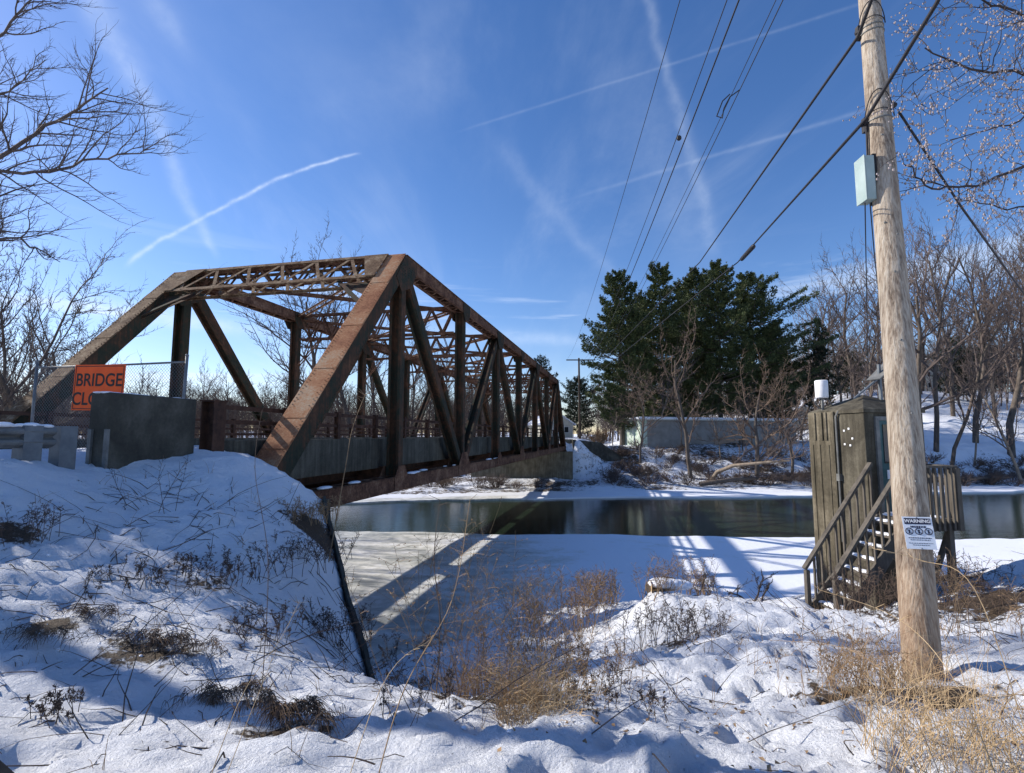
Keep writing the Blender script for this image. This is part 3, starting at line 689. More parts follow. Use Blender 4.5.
# top lateral bracing
def flat_lattice(a, b_, m):
    a = Vector(a); b_ = Vector(b_); d = (b_ - a).normalized(); s_ = Vector((0, 0, 1)).cross(d); mb = MB(); L = (b_ - a).length; n = int(L / 0.5)
    for e in (-1, 1):
        mb.beam(a + s_ * e * 0.15, b_ + s_ * e * 0.15, 0.09, 0.016, s_); mb.beam(a + s_ * e * 0.15 + Vector((0, 0, -0.045)), b_ + s_ * e * 0.15 + Vector((0, 0, -0.045)), 0.016, 0.09, s_)
    for i in range(n):
        p = a + d * (L * i / n); q = a + d * (L * (i + 1) / n); k = 1 if i % 2 else -1
        mb.beam(p + s_ * k * 0.13, q - s_ * k * 0.13, 0.05, 0.012, s_)
    return mb.build('lateral_brace', m, br)
for i in range(1, NP - 1):
    flat_lattice((-0.25, i * PN + 0.1, ZT + 0.05), (-W + 0.25, (i + 1) * PN - 0.1, ZT + 0.05), M['rust'])
    flat_lattice((-W + 0.25, i * PN + 0.1, ZT - 0.08), (-0.25, (i + 1) * PN - 0.1, ZT - 0.08), M['rust'])
# floor
for i in range(0, NP + 1):
    mb = MB(); y = i * PN + (0.35 if i == 0 else -0.35 if i == 8 else 0)
    mb.box(-W + 0.24, -0.24, y - 0.012, y + 0.012, -1.82, -1.06)
    for zz_ in (-1.83, -1.06): mb.box(-W + 0.26, -0.26, y - 0.16, y + 0.16, zz_ - 0.02, zz_ + 0.018)
    mb.build('floor_beam', M['darkrust'], br)
for k in range(6):
    x = -1.4 - k * 1.24; mb = MB(); mb.box(x - 0.01, x + 0.01, 0, 8 * PN, -1.40, -0.86); mb.box(x - 0.1, x + 0.1, 0, 8 * PN, -1.42, -1.40); mb.box(x - 0.1, x + 0.1, 0, 8 * PN, -0.86, -0.842)
    mb.build('stringer', M['darkrust'], br)
mb = MB(); mb.box(-8.3, -0.7, -0.35, 8 * PN + 0.3, -0.84, -0.62); mb.build('deck', M['conc'], br)
# snow on the deck: gently uneven sheet
mb = MB(); nxs, nys = 16, 90
vs = [(-8.2 + 7.4 * i / nxs, -0.35 + (8 * PN + 0.6) * j / nys, -0.47 + 0.05 * float(vnoise(np.array([i * 0.7]), np.array([j * 0.9]), 4)[0]) + (0.1 if i in (0, nxs) else 0)) for j in range(nys + 1) for i in range(nxs + 1)]
mb.add(vs, [(j * (nxs + 1) + i, j * (nxs + 1) + i + 1, (j + 1) * (nxs + 1) + i + 1, (j + 1) * (nxs + 1) + i) for j in range(nys) for i in range(nxs)])
mb.build('deck_snow', M['snow'], br, smooth=True)
for tx, sg in ((-0.5, 1), (-8.5, -1)):
    mb = MB(); mb.box(min(tx, tx - 0.28 * sg), max(tx, tx - 0.28 * sg), 0.2, 8 * PN, -1.10 if sg > 0 else -1.2, -0.10)
    mb.build('curb_beam', M['curb'] , br, bevel=0.02)
# railings, each post a part
for x in (-0.66, -8.34):
    mb = MB()
    for z_, h_ in ((0.60, 0.10), (0.28, 0.08), (0.03, 0.05)): mb.box(x - 0.03, x + 0.03, -0.3, 8 * PN, z_ - h_ / 2, z_ + h_ / 2)
    mb.build('rail', M['darkrust'], br)
    for i in range(24):
        y = -0.25 + i * 2.35; mb = MB(); big = i == 0
        hw = 0.16 if big else 0.07
        mb.box(x - hw, x - hw + 0.02, y - hw, y + hw, -0.42 if big else -0.098, 0.70); mb.box(x + hw - 0.02, x + hw, y - hw, y + hw, -0.42 if big else -0.098, 0.70); mb.box(x - hw + 0.02, x + hw - 0.02, y - 0.012, y + 0.012, -0.42 if big else -0.098, 0.69)
        if big: mb.box(x - hw - 0.02, x + hw + 0.02, y - hw - 0.02, y + hw + 0.02, 0.70, 0.73)
        mb.build('rail_post', M['darkrust'], br)
# snow caught on chord and bearings
mb = MB(); rs = random.Random(2)
for i in range(16):
    y = 1.0 + rs.random() * 20; mb.ball((0.0 + rs.uniform(-0.15, 0.15), y, ZB + 0.26), 0.12 * rs.uniform(0.6, 1.3), 8, 5, (1, 2.4, 0.35))
for i in range(10): mb.ball((rs.uniform(-0.4, 0.2), rs.uniform(-0.2, 0.6), -1.3 + rs.uniform(-0.05, 0.1)), 0.14, 8, 5, (1.3, 1.3, 0.5))
o = mb.build('snow_patch', M['snow'], br, smooth=True); o['kind'] = 'stuff'

# far abutment with its wing wall
fa = empty('bridge_abutment', BW(0, 8 * PN), -BA, 'pale concrete abutment with a dark sloping wing wall, under the far end of the bridge', 'abutment')
mb = MB(); mb.box(-12, 1.2, -0.6, 0.5, -7.3, -2.0); mb.box(-11.5, 1.2, 0.5, 1.0, -7.3, -0.47); mb.build('wall', M['conctan'], fa, bevel=0.03)
mb = MB(); v0 = [(1.2, 0.2, -7.3), (1.2, 0.2, -0.5), (4.6, 2.4, -0.9), (9.2, 5.0, -4.2), (9.2, 5.0, -7.3)]
mb.add(v0 + [(x - 0.25, y + 0.45, z) for x, y, z in v0], [(4, 3, 2, 1, 0), (5, 6, 7, 8, 9), (0, 1, 6, 5), (1, 2, 7, 6), (2, 3, 8, 7), (3, 4, 9, 8), (4, 0, 5, 9)]); mb.build('wing_wall', M['concdark'], fa)
mb = MB(); mb.box(1.22, 3.0, 0.2, 0.7, -2.35, -2.2); mb.build('snow_ledge', M['snow'], fa)

# ------------------------------------------------------------------ end block, guard rail, fence, sign
RX = -0.66
eb = empty('parapet_block', BW(-0.45, -2.62), -BA, 'dark concrete parapet block at the bridge entrance in front of the orange sign', 'parapet')
mb = MB(); mb.box(-0.40, 0.0, 0.0, 1.72, -0.75, 0.70); mb.build('block', M['concdark'], eb, bevel=0.025)
mb = MB(); rs = random.Random(6)
for i in range(22): mb.ball((rs.uniform(-0.34, -0.06), rs.uniform(0.05, 1.65), 0.70), 0.07 * rs.uniform(0.5, 1.2), 7, 5, (1.4, 1.8, 0.28))
o = mb.build('snow_dusting', M['snow'], eb, smooth=True); o['kind'] = 'stuff'
mb = MB(); mb.box(-0.02, 0.05, -0.045, -0.005, -0.55, 0.1); mb.box(-0.35, -0.28, -0.045, -0.005, -0.55, 0.1); mb.build('anchor_plate', M['galvdark'], eb)
# guard rail (W beam) running toward the camera on the left
gr = empty('guard_rail', BW(-0.55, -3.05), -BA, 'steel guard rail with snow along its top, left of the concrete block', 'guard rail')
prof = [(0.0, 0.155), (0.02, 0.14), (0.07, 0.11), (0.085, 0.075), (0.07, 0.045), (0.015, 0.015), (0.0, 0), (0.015, -0.015), (0.07, -0.045), (0.085, -0.075), (0.07, -0.11), (0.02, -0.14), (0, -0.155)]
mb = MB(); L = 6.0
for (yy, ) in ((0,),):
    vs = [(x + 0.02, y, z - 0.02) for y in (-0.32, -L) for x, z in prof] + [(x + 0.012, y, z - 0.02) for y in (-0.32, -L) for x, z in prof]; k = len(prof)
    mb.add(vs, [(i, i + 1, k + i + 1, k + i) for i in range(k - 1)] + [(2 * k + i, 3 * k + i, 3 * k + i + 1, 2 * k + i + 1) for i in range(k - 1)])
mb.build('rail', M['galvdark'], gr)
for y in (-0.15, -0.62):
    mb = MB(); w_ = 0.15
    mb.box(-0.10, 0.10, y - 0.12, y - 0.112, -0.6, 0.14); mb.box(-0.10, -0.092, y - 0.112, y + 0.12, -0.6, 0.14); mb.box(0.092, 0.10, y - 0.112, y + 0.12, -0.6, 0.14)
    mb.box(-0.092, 0.092, y - 0.112, y + 0.118, 0.12, 0.139); mb.build('bracket_post', M['galv'], gr)
for y in (-1.9, -3.8, -5.6):
    mb = MB(); mb.box(-0.20, 0.0, y - 0.09, y + 0.09, -0.9, 0.12); mb.build('post', M['oldwood'], gr)
mb = MB(); rs = random.Random(4)
for i in range(50):
    y = -0.4 - i * 0.11; mb.ball((0.02 + rs.uniform(-.02, .02), y, 0.14 + rs.uniform(-.008, .01)), 0.075 * rs.uniform(0.6, 1.1), 7, 5, (1.0, 1.6, 0.5))
for y in (-1.9, -3.8, -5.6): mb.ball((-0.1, y, 0.13), 0.12, 8, 5, (1, 1, 0.45))
mb.build('snow_cap', M['snow'], gr, smooth=True)
# fence across the road, perpendicular
fe = empty('chain_link_fence', BW(-1.05, -0.6), -BA, 'chain link fence panel closing the road behind the concrete block', 'fence')
FW, FH, FZ = 3.95, 1.50, -0.40
mb = MB(); sp = 0.075; hh = FH - 0.02 - FZ; nW = int((FW + hh) / sp)
for i in range(nW):
    c = i * sp
    for sg in (1, -1):
        # line x = c - t (t height)   or mirrored
        pts = []
        t0 = max(0, c - FW); t1 = min(hh, c)
        if t1 - t0 < 0.02: continue
        xa, xb = c - t0, c - t1
        if sg < 0: xa, xb = FW - xa, FW - xb
        yy = 0.0025 * sg
        mb.tube([(-xa, yy, FZ + t0), (-xb, yy, FZ + t1)], 0.0026, 3, False)
mb.build('mesh', M['wire'], fe)
for nm, x, lean, h_ in (('post', 0.0, 0.05, 1.62), ('post', -FW, 0.0, 1.62)):
    mb = MB(); mb.tube([(x - lean, 0, FZ - 0.1), (x, 0, h_)], 0.03, 8); mb.ball((x, 0, h_ + 0.01), 0.036, 8, 5); mb.build(nm, M['wire'], fe, smooth=True)
mb = MB(); mb.tube([(0, 0, FH), (-FW / 2, 0, FH - 0.015), (-FW, 0, FH)], 0.021, 8); mb.build('top_rail', M['wire'], fe, smooth=True)
# orange sign hung on the fence
sg_ = empty('road_sign', BW(-1.05 - 2.12, -0.67, 1.01), -BA, 'orange bridge closed sign hanging crooked on the chain link fence', 'sign')
sg_.rotation_euler = (0, R(1.5), -BA - R(2)); sg_.scale = (1.14, 1, 1.06)
mb = MB(); mb.box(-0.61, 0.61, -0.006, 0.006, -0.46, 0.46); mb.build('board', M['orange'], sg_, bevel=0.004)
sg_.children[0].data.materials[0] = M['orange']
text('BRIDGE', 0.36, M['black'], sg_, (0.0, -0.0075, 0.14), (math.pi / 2, 0, 0), 'lettering', 0.001, 0.92, 0.006)
text('CLOSED', 0.36, M['black'], sg_, (0.0, -0.0075, -0.24), (math.pi / 2, 0, 0), 'lettering', 0.001, 0.92, 0.006)
mb = MB()
for (x0, x1, z0, z1) in ((-0.585, 0.585, 0.42, 0.435), (-0.585, 0.585, -0.435, -0.42), (-0.585, -0.57, -0.42, 0.42), (0.57, 0.585, -0.42, 0.42)): mb.box(x0, x1, -0.0095, -0.0063, z0, z1)
mb.build('border', M['black'], sg_)

# ------------------------------------------------------------------ gauge house with stairs (local x along the door face, y away)
GC = P(866, 450, 10.2); GA = R(10)
gh = empty('gauge_house', (GC.x, GC.y, 0), GA, 'small square concrete gauge house with a low peaked roof beside the wooden stairs', 'gauge house')
S_ = 1.4; ZTOP = 0.46
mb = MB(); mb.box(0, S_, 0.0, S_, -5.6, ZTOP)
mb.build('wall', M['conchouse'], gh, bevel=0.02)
mb = MB(); mb.box(-0.07, -0.002, 0.72, S_ + 0.02, -5.6, 0.50); mb.box(-0.075, 0.0, 0.70, 0.76, -5.6, 0.505)
for y in (0.90, 1.02, 1.22): mb.box(-0.10, -0.0705, y - 0.03, y + 0.03, -0.1, 0.50)
for y in (0.85, 1.1, 1.3): mb.box(-0.085, -0.0705, y - 0.012, y + 0.012, -5.5, -0.2)
mb.build('buttress', M['concmoss'], gh, bevel=0.01)
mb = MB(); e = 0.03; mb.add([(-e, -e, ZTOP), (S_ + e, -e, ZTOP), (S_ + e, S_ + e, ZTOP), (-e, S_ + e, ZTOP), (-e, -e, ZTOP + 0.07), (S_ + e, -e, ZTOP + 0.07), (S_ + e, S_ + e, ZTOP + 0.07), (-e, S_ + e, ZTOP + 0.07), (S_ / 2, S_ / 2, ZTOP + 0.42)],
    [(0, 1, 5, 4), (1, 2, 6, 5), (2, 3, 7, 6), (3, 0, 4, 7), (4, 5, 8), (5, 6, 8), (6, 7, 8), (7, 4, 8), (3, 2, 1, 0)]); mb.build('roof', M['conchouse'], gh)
mb = MB(); mb.box(0.30, 1.12, -0.03, -0.002, -1.50, 0.30); door = mb.build('door', M['teal'], gh, bevel=0.005)
mb = MB(); mb.box(0.38, 1.04, -0.045, -0.031, -0.55, 0.22); mb.build('pane', M['glass'], door)
mb = MB()
for q in ((0.22, 0.30, -0.05, -0.002, -1.5, 0.38), (1.12, 1.20, -0.05, -0.002, -1.5, 0.38), (0.30, 1.12, -0.05, -0.002, 0.30, 0.38)): mb.box(*q)
mb.build('door_frame', M['galvdark'], gh)
mb = MB(); mb.box(0.42, 0.62, -0.046, -0.031, -0.86, -0.68); mb.build('notice', M['white'], door)
mb = MB(); mb.ball((1.04, -0.06, -0.6), 0.03, 8, 6); mb.build('handle', M['galv'], door)
mb = MB(); mb.tube([(-0.045, 0.66, -2.2), (-0.045, 0.66, 0.40), (-0.02, 0.60, 0.52)], 0.022, 6); mb.box(-0.075, -0.003, 0.62, 0.70, -0.95, -0.80)
mb.build('conduit', M['galvdark'], gh)
mb = MB()
for y, z in ((0.50, 0.10), (0.38, 0.14), (0.30, -0.06), (0.5, -0.18), (0.36, -0.2)): mb.box(-0.012, -0.001, y - 0.02, y + 0.02, z - 0.02, z + 0.02)
mb.build('bolt_plate', M['whitepaint'], gh)
# rain gauge canister on a bracket
rg = empty('rain_gauge', (0, 0, 0), 0, 'white cylindrical rain gauge canister on a bracket above the gauge house wall', 'rain gauge')
c = P(822, 398, 11.3); rg.location = c
mb = MB(); pr = [(0.0, 0.0), (0.125, 0.0), (0.13, 0.02), (0.13, 0.38), (0.115, 0.395), (0.11, 0.36), (0.0, 0.34)]
ks = 20; vs = [(r_ * math.cos(2 * math.pi * j / ks), r_ * math.sin(2 * math.pi * j / ks), z_) for r_, z_ in pr[1:6] for j in range(ks)]
mb.add(vs, [(i * ks + j, i * ks + (j + 1) % ks, (i + 1) * ks + (j + 1) % ks, (i + 1) * ks + j) for i in range(4) for j in range(ks)] + [tuple(range(ks))[::-1]]); mb.build('canister', M['whitepaint'], rg, smooth=True)
mb = MB(); mb.tube([(0, 0, 0), (0, 0, -0.4)], 0.03, 8); mb.tube([(-0.28, -0.1, -0.02), (-0.1, 0, -0.2), (0.35, 0.1, -0.42)], 0.012, 5); mb.tube([(0.12, 0, -0.02), (0.3, 0.08, -0.22)], 0.012, 5); mb.build('bracket', M['galvdark'], rg)
# antenna arm
an = empty('antenna_arm', tuple(GC + Vector((0.25, 0.5, 0))), GA, 'grey slanting arm with small panel on top of the gauge house roof', 'antenna')
an.location.z = ZTOP + 0.1
mb = MB(); mb.beam((0.0, 0.1, 0.22), (0.62, 0.0, 0.72), 0.05, 0.03); mb.beam((0.56, 0.0, -0.1), (0.56, 0.0, 0.95), 0.05, 0.05); mb.build('arm', M['galv'], an)
mb = MB(); mb.beam((0.40, 0.0, 0.62), (0.85, 0.0, 1.0), 0.34, 0.02); mb.build('panel', M['galvdark'], an)
# stairs, landing and rails
st = empty('wooden_stairs', (GC.x, GC.y, 0), GA, 'steep weathered wooden stairs and railed landing leading up to the gauge house door', 'stairs')
ZL = -1.52; LX, LY = 0.98, -0.85; Y0, Y1 = -0.74, -0.06; NS = 9; RUN, RISE = 1.52, 1.92
mb = MB()
for k in range(9): mb.box(0.02, LX, LY + k * 0.1, LY + k * 0.1 + 0.09, ZL - 0.04, ZL)
mb.build('landing', M['deckwood'], st)
mb = MB(); mb.box(0.0, LX, LY - 0.042, LY - 0.002, ZL - 0.2, ZL - 0.02); mb.box(LX + 0.002, LX + 0.04, LY, -0.04, ZL - 0.2, ZL - 0.02); mb.box(-0.002, 0.018, LY, -0.04, ZL - 0.2, ZL - 0.042)
mb.build('rim_joist', M['deckwood'], st)
for y in (Y0, Y1):
    mb = MB(); a = Vector((-RUN - 0.05, y, ZL - RISE - 0.02)); c = Vector((0.0, y, ZL - 0.12)); mb.beam(a, c, 0.045, 0.24, (0, 1, 0)); mb.build('stringer', M['deckwood'], st)
sn = MB(); rs = random.Random(8)
for k in range(NS):
    x = -RUN + RUN * k / NS; z = ZL - RISE + RISE * (k + 0.6) / NS
    mb = MB(); mb.box(x, x + 0.24, Y0 + 0.025, Y1 - 0.025, z - 0.035, z); mb.build('tread', M['deckwood'], st)
    for j in range(9): sn.ball((x + 0.08 + rs.uniform(-.02, .04), Y0 + 0.07 + j * 0.068, z + 0.012), 0.05 * rs.uniform(0.8, 1.25), 7, 5, (1.7, 1.2, 0.55))
for j in range(26): sn.ball((rs.uniform(0.1, LX - .1), rs.uniform(LY + .05, -0.1), ZL + 0.005), 0.09, 7, 5, (1.4, 1.2, 0.4))
o = sn.build('tread_snow', M['snow'], st, smooth=True); o['kind'] = 'stuff'
for y in (Y0, Y1):
    yy = y + (0.04 if y == Y0 else -0.04) * -1
    mb = MB(); a = Vector((-RUN - 0.05, y, ZL - RISE + 0.95)); c = Vector((0.02, y, ZL + 0.98)); mb.beam(a, c, 0.09, 0.05, (0, 1, 0)); mb.build('handrail', M['deckwood'], st)
    for k in range(10):
        x = -RUN + RUN * k / 9; zb = ZL - RISE + RISE * (k / 9.0) - 0.1; thick = 0.075 if k in (0,) else 0.035
        mb = MB(); mb.box(x - thick / 2, x + thick / 2, y - thick / 2, y + thick / 2, zb - (0.15 if k == 0 else 0), zb + 1.02); mb.build('baluster', M['deckwood'], st)
mb = MB(); mb.box(0.0, LX + 0.05, LY - 0.06, LY + 0.03, ZL + 0.93, ZL + 0.97); mb.box(LX - 0.03, LX + 0.06, LY + 0.032, 0.0, ZL + 0.93, ZL + 0.97)
mb.build('landing_rail', M['deckwood'], st)
for k in range(9):
    x = 0.05 + k * 0.115; mb = MB(); t_ = 0.045 if k in (0, 8) else 0.019; mb.box(x - t_, x + t_, LY - t_ - 0.065, LY + t_ - 0.065, ZL - 0.2, ZL + 0.928); mb.build('baluster', M['deckwood'], st)
for k in range(6):
    y = LY + 0.13 + k * 0.14; mb = MB(); mb.box(LX + 0.042, LX + 0.08, y - 0.02, y + 0.02, ZL - 0.2, ZL + 0.928); mb.build('baluster', M['deckwood'], st)
for (x, y) in ((0.1, LY + 0.1), (LX - 0.06, LY + 0.1)):
    mb = MB(); mb.box(x - 0.05, x + 0.05, y - 0.05, y + 0.05, -4.6, ZL - 0.042); mb.build('support_post', M['deckwood'], st)
mb = MB(); mb.beam((LX + 0.02, LY + 0.16, ZL - 0.2), (0.4, LY + 0.16, ZL - 1.5), 0.09, 0.05); mb.build('brace', M['deckwood'], st)

# ------------------------------------------------------------------ utility pole
pb = P(926, 705, 4.35); TOPZ = 9.3
ptop = P(868, -20, 5.6)
def PP(px, py, dd=0.0):
    k = P(px, py, 1.0).z; hh_ = ptop.z - pb.z; D = (4.35 - 1.25 * pb.z / hh_) / (1 - 1.25 * k / hh_); return P(px, py, D + dd)
k_ = (TOPZ - pb.z) / (ptop.z - pb.z); ax = (ptop - pb) * k_
up_ = empty('utility_pole', tuple(pb - Vector((0, 0, 0.0))), 0, 'tall weathered wooden utility pole with a warning notice, standing beside the stairs', 'utility pole')
mb = MB(); npz = 60; ka = 40; vs = []
rsn = random.Random(11)
def pole_axis(t): return ax * t + Vector((0.012 * math.sin(t * 7), 0.01 * math.sin(t * 5 + 1), 0))
def pole_r(t): return 0.136 - 0.045 * t
for i in range(npz + 1):
    t = -0.04 + 1.04 * i / npz; c = pole_axis(t)
    for j in range(ka):
        a = 2 * math.pi * j / ka
        r_ = pole_r(t) * (1 + 0.05 * float(vnoise(np.array([j * 0.55]), np.array([i * 0.10]), 7)[0]) + 0.03 * float(vnoise(np.array([j * 1.0]), np.array([i * 0.03]), 17)[0]))
        vs.append(c + Vector((math.cos(a) * r_, math.sin(a) * r_, 0)))
mb.add(vs, [(i * ka + j, i * ka + (j + 1) % ka, (i + 1) * ka + (j + 1) % ka, (i + 1) * ka + j) for i in range(npz) for j in range(ka)] + [tuple(range(npz * ka, (npz + 1) * ka))])
pole = mb.build('shaft', M['pole'], up_, smooth=True)
def pol(z, az_off=0.0, out=0.0):
    """point on the pole's surface at height z (world); az 0 faces the camera, + to the right seen from the camera"""
    t = (z - pb.z) / ax.z; c = pb + pole_axis(t); tocam = Vector((-c.x, -c.y, 0)).normalized(); right = Vector((-tocam.y, tocam.x, 0))
    d = tocam * math.cos(az_off) + right * math.sin(az_off); return c + d * (pole_r(t) + out) - pb, d
for z in (PP(870, 122).z, PP(880, 35).z, PP(870, 30).z):
    pts = [pol(z, R(a), 0.004)[0] for a in range(0, 361, 20)]; mb = MB(); mb.tube(pts, 0.009, 5, False); mb.build('band', M['galvdark'], up_)
for z, a in ((PP(870, 122).z, 0.3), (PP(870, 140).z, 0.1), (0.9, 0.2), (0.2, 0.5), (1.6, 0.2), (2.0, 0.6), (2.15, -0.2), (-0.4, 0.4)):
    p, d = pol(z, a, 0.0); mb = MB(); mb.ball(p, 0.012, 6, 4); mb.build('bolt', M['galvdark'], up_)
mb = MB()
for zz_, xw in ((TOPZ - 0.35, 1.25),):
    q = pole_axis((zz_ - pb.z) / ax.z); dd = Vector((ER[0], ER[1], 0)); mb.beam(q - dd * xw + Vector((0, -0.2, 0)), q + dd * xw + Vector((0, -0.2, 0)), 0.1, 0.12)
mb.build('crossarm', M['oldwood'], up_)
# meter box
p, d = pol(PP(868, 180).z, -0.98, 0.0); mbx = empty('meter_box', tuple(pb + p), math.atan2(d.y, d.x) + math.pi / 2, 'pale green metal equipment box strapped high on the left side of the utility pole', 'utility box')
mb = MB(); mb.box(-0.08, 0.08, -0.115, -0.02, -0.24, 0.24); mb.build('body', M['meter'], mbx, bevel=0.008)
mb = MB(); mb.box(-0.086, 0.086, -0.127, -0.117, -0.245, 0.245); mb.build('lid', M['meter'], mbx, bevel=0.003)
mb = MB(); mb.box(-0.05, 0.05, -0.018, 0.02, -0.26, 0.27); mb.build('bracket', M['black'], mbx)
# warning sign
ps, d = pol(PP(923, 530).z, 0.30, 0.022)
ws = empty('warning_sign', tuple(pb + ps), math.atan2(d.y, d.x) + math.pi / 2, 'small white warning notice with black header nailed to the utility pole', 'sign')
ws.rotation_euler = (-math.atan2(math.hypot(ax.x, ax.y), ax.z), R(-1.5), ws.rotation_euler[2])
SWD, SHT = 0.21, 0.265
mb = MB(); mb.box(-SWD / 2, SWD / 2, -0.004, 0.0, -SHT / 2, SHT / 2); mb.build('board', M['white'], ws)
mb = MB(); mb.box(-SWD / 2 + 0.012, SWD / 2 - 0.012, -0.0062, -0.0042, SHT / 2 - 0.062, SHT / 2 - 0.012); mb.build('header', M['navy'], ws)
text('WARNING', 0.038, M['whitepaint'], ws, (0, -0.0072, SHT / 2 - 0.037), (math.pi / 2, 0, 0), 'lettering', 0.0005, 1.0, 0.001)
mb = MB(); rs = random.Random(3)
for z, hw, h_ in ((SHT / 2 - 0.083, 0.055, 0.016), (-0.042, 0.08, 0.007), (-0.058, 0.07, 0.005), (-0.085, 0.085, 0.004), (-0.1, 0.06, 0.004)):
    x = -hw
    while x < hw: w_ = rs.uniform(0.006, 0.016); mb.box(x, min(hw, x + w_), -0.0055, -0.0042, z - h_ / 2, z + h_ / 2); x += w_ + 0.004
o = mb.build('small_print', M['navy'], ws); o['kind'] = 'stuff'
for x in (-0.068, 0, 0.068):
    mb = MB(); mb.tube([(x + 0.026 * math.cos(a), -0.005, 0.012 + 0.026 * math.sin(a)) for a in [k * math.pi / 9 for k in range(19)]], 0.0035, 4, False)
    mb.beam((x - 0.018, -0.005, 0.03), (x + 0.018, -0.005, -0.006), 0.006, 0.002); mb.ball((x, -0.005, 0.018), 0.008, 6, 4, (1, 0.3, 1)); mb.beam((x, -0.0052, 0.012), (x, -0.0052, -0.006), 0.01, 0.002)
    mb.build('symbol', M['navy'], ws)
mb = MB(); mb.ball((0, -0.005, SHT / 2 - 0.006), 0.005, 6, 4); mb.ball((0, -0.005, -SHT / 2 + 0.008), 0.005, 6, 4); mb.build('nail', M['galv'], ws)

# far utility pole
fp = P(580, 448, 76); FPZ = P(580, 358, 76).z
f2 = empty('utility_pole', (fp.x, fp.y, H(fp.x, fp.y) - 0.3), 0, 'distant slim utility pole with a short crossarm, beyond the far end of the bridge', 'utility pole')
hh = FPZ - f2.location.z
mb = MB(); mb.tube([(0, 0, 0), (0, 0, hh)], [0.2, 0.13], 8); mb.build('shaft', M['oldwood'], f2)
mb = MB(); mb.beam((-1.9, 0, hh - 0.3), (2.4, 0, hh - 0.3), 0.14, 0.16); mb.build('crossarm', M['oldwood'], f2)
FPT = Vector((fp.x, fp.y, FPZ - 0.2))

# ------------------------------------------------------------------ overhead wires: each a thing, hung between the two poles
def wire(name, label, pts, r, group='overhead wires', sag=0.0, steps=40, cat='wire'):
    """smooth polyline with sag between consecutive points"""
    mb = MB(); out = []
    for i in range(len(pts) - 1):
        a, b_ = Vector(pts[i]), Vector(pts[i + 1]); n_ = steps if (b_ - a).length > 6 else 8
        for k in range(n_ + (1 if i == len(pts) - 2 else 0)):
            t = k / n_; p = a.lerp(b_, t); s_ = sag * 4 * t * (1 - t) * ((b_ - a).length / 80.0) ** 2; out.append(Vector((p.x, p.y, p.z - s_)))
    o0 = out[0]; mb.tube([p - o0 for p in out], r, 5)
    o = mb.build(name, M['cable'], None, smooth=True); o.location = o0; tag(o, label, cat, group); return o
def far_back(p, to, k): return p + (p - to) * k
def span_up(px, D, dz=0.0):
    """point where a wire crosses the top of the frame, D metres out"""
    return P(px, 0, D)
wl = [('power_wire', 'thin overhead power wire farthest to the left, ending at the distant pole crossarm', (680, 0), 9.5, FPT + Vector((-1.7, 0, 0.1)), 0.009),
      ('power_wire', 'overhead power wire second from the left, above the river', (727, 0), 8.6, FPT + Vector((0.9, 0, 0.1)), 0.010),
      ('power_wire', 'heavier overhead power wire third from the left, above the river', (739, 0), 8.4, FPT + Vector((1.5, 0, 0.1)), 0.016),
      ('power_wire', 'thin overhead power wire fourth from the left, just above the tied wire', (776, 0), 7.6, FPT + Vector((2.1, 0, 0.1)), 0.007),
      ('power_wire', 'overhead wire with a loose tied loop hanging from it, above the river', (783, 0), 7.5, FPT + Vector((2.3, 0, -0.3)), 0.009)]
for nm, lb, px_, D, end, r_ in wl:
    a = P(px_[0], px_[1], D); wire(nm, lb, [far_back(a, end, 0.25), a, end], r_, sag=1.6)
# loose loop tied on the fifth wire
a = P(730, 95, 8.9)
mb = MB(); mb.tube([Vector((0.18, 0, 0.1)), Vector((0.02, 0.05, 0.0)), Vector((-0.08, 0.1, -0.2)), Vector((-0.14, 0.05, -0.42)), Vector((-0.22, 0.1, -0.35)), Vector((-0.1, 0.1, -0.05)), Vector((0.0, 0.0, 0.02))], 0.012, 5)
o = mb.build('wire_loop', M['cable']); o.location = a; tag(o, 'small loose loop of tied wire hanging in the sky above the pines', 'wire loop')
mb = MB(); c = P(679, 138, 13); mb.ball((0, 0, 0), 0.07, 8, 6); o = mb.build('wire_clamp', M['cable']); o.location = c; tag(o, 'dark clamp joining the overhead wires above the river', 'clamp')
# cable bundles that hang on the near pole
q1 = PP(858, 37, -0.08); e1 = FPT + Vector((1.2, 0, -2.6)); s1 = P(700, 262, 18)
wire('cable_bundle', 'black cable running from the upper bracket of the near pole toward the pines', [PP(876, -12, -0.6), q1, s1, e1], 0.019, 'communication cables', 0.0)
q2 = PP(867, 118, -0.14); s2 = P(738, 262, 16); e2 = FPT + Vector((1.4, 0, -3.2))
wire('cable_bundle', 'thick black cable passing over the face of the near pole down toward the pines', [P(958, -42, 3.7), P(937, 3, 3.95), q2, s2, e2], 0.019, 'communication cables', 0.0)
s2a = q2.lerp(s2, 0.70); s2b = q2.lerp(s2, 0.93)
mb = MB(); dd = s2b - s2a; mb.tube([Vector((0, 0, 0)), dd * 0.06, dd * 0.94, dd], [0.02, 0.062, 0.062, 0.02], 10); o = mb.build('cable_splice', M['cable'], None, smooth=True); o.location = s2a + Vector((0, 0, -0.04)); tag(o, 'thick black splice case on the lower cable in front of the pines', 'splice case')
q3 = PP(899, 112, 0); wire('service_drop', 'twisted service cable running from the pole down to the right through branches', [q3, P(962, 208, 6.0), P(1050, 330, 9)], 0.013, 'communication cables', 0.0, cat='cable')
wire('service_drop', 'wire hanging from the green box down to the gauge house roof, left of its twin', [PP(865, 203, -0.12), P(866, 260, 6.0), P(868, 372, 10.6)], 0.006, 'communication cables', 0.0, cat='cable')
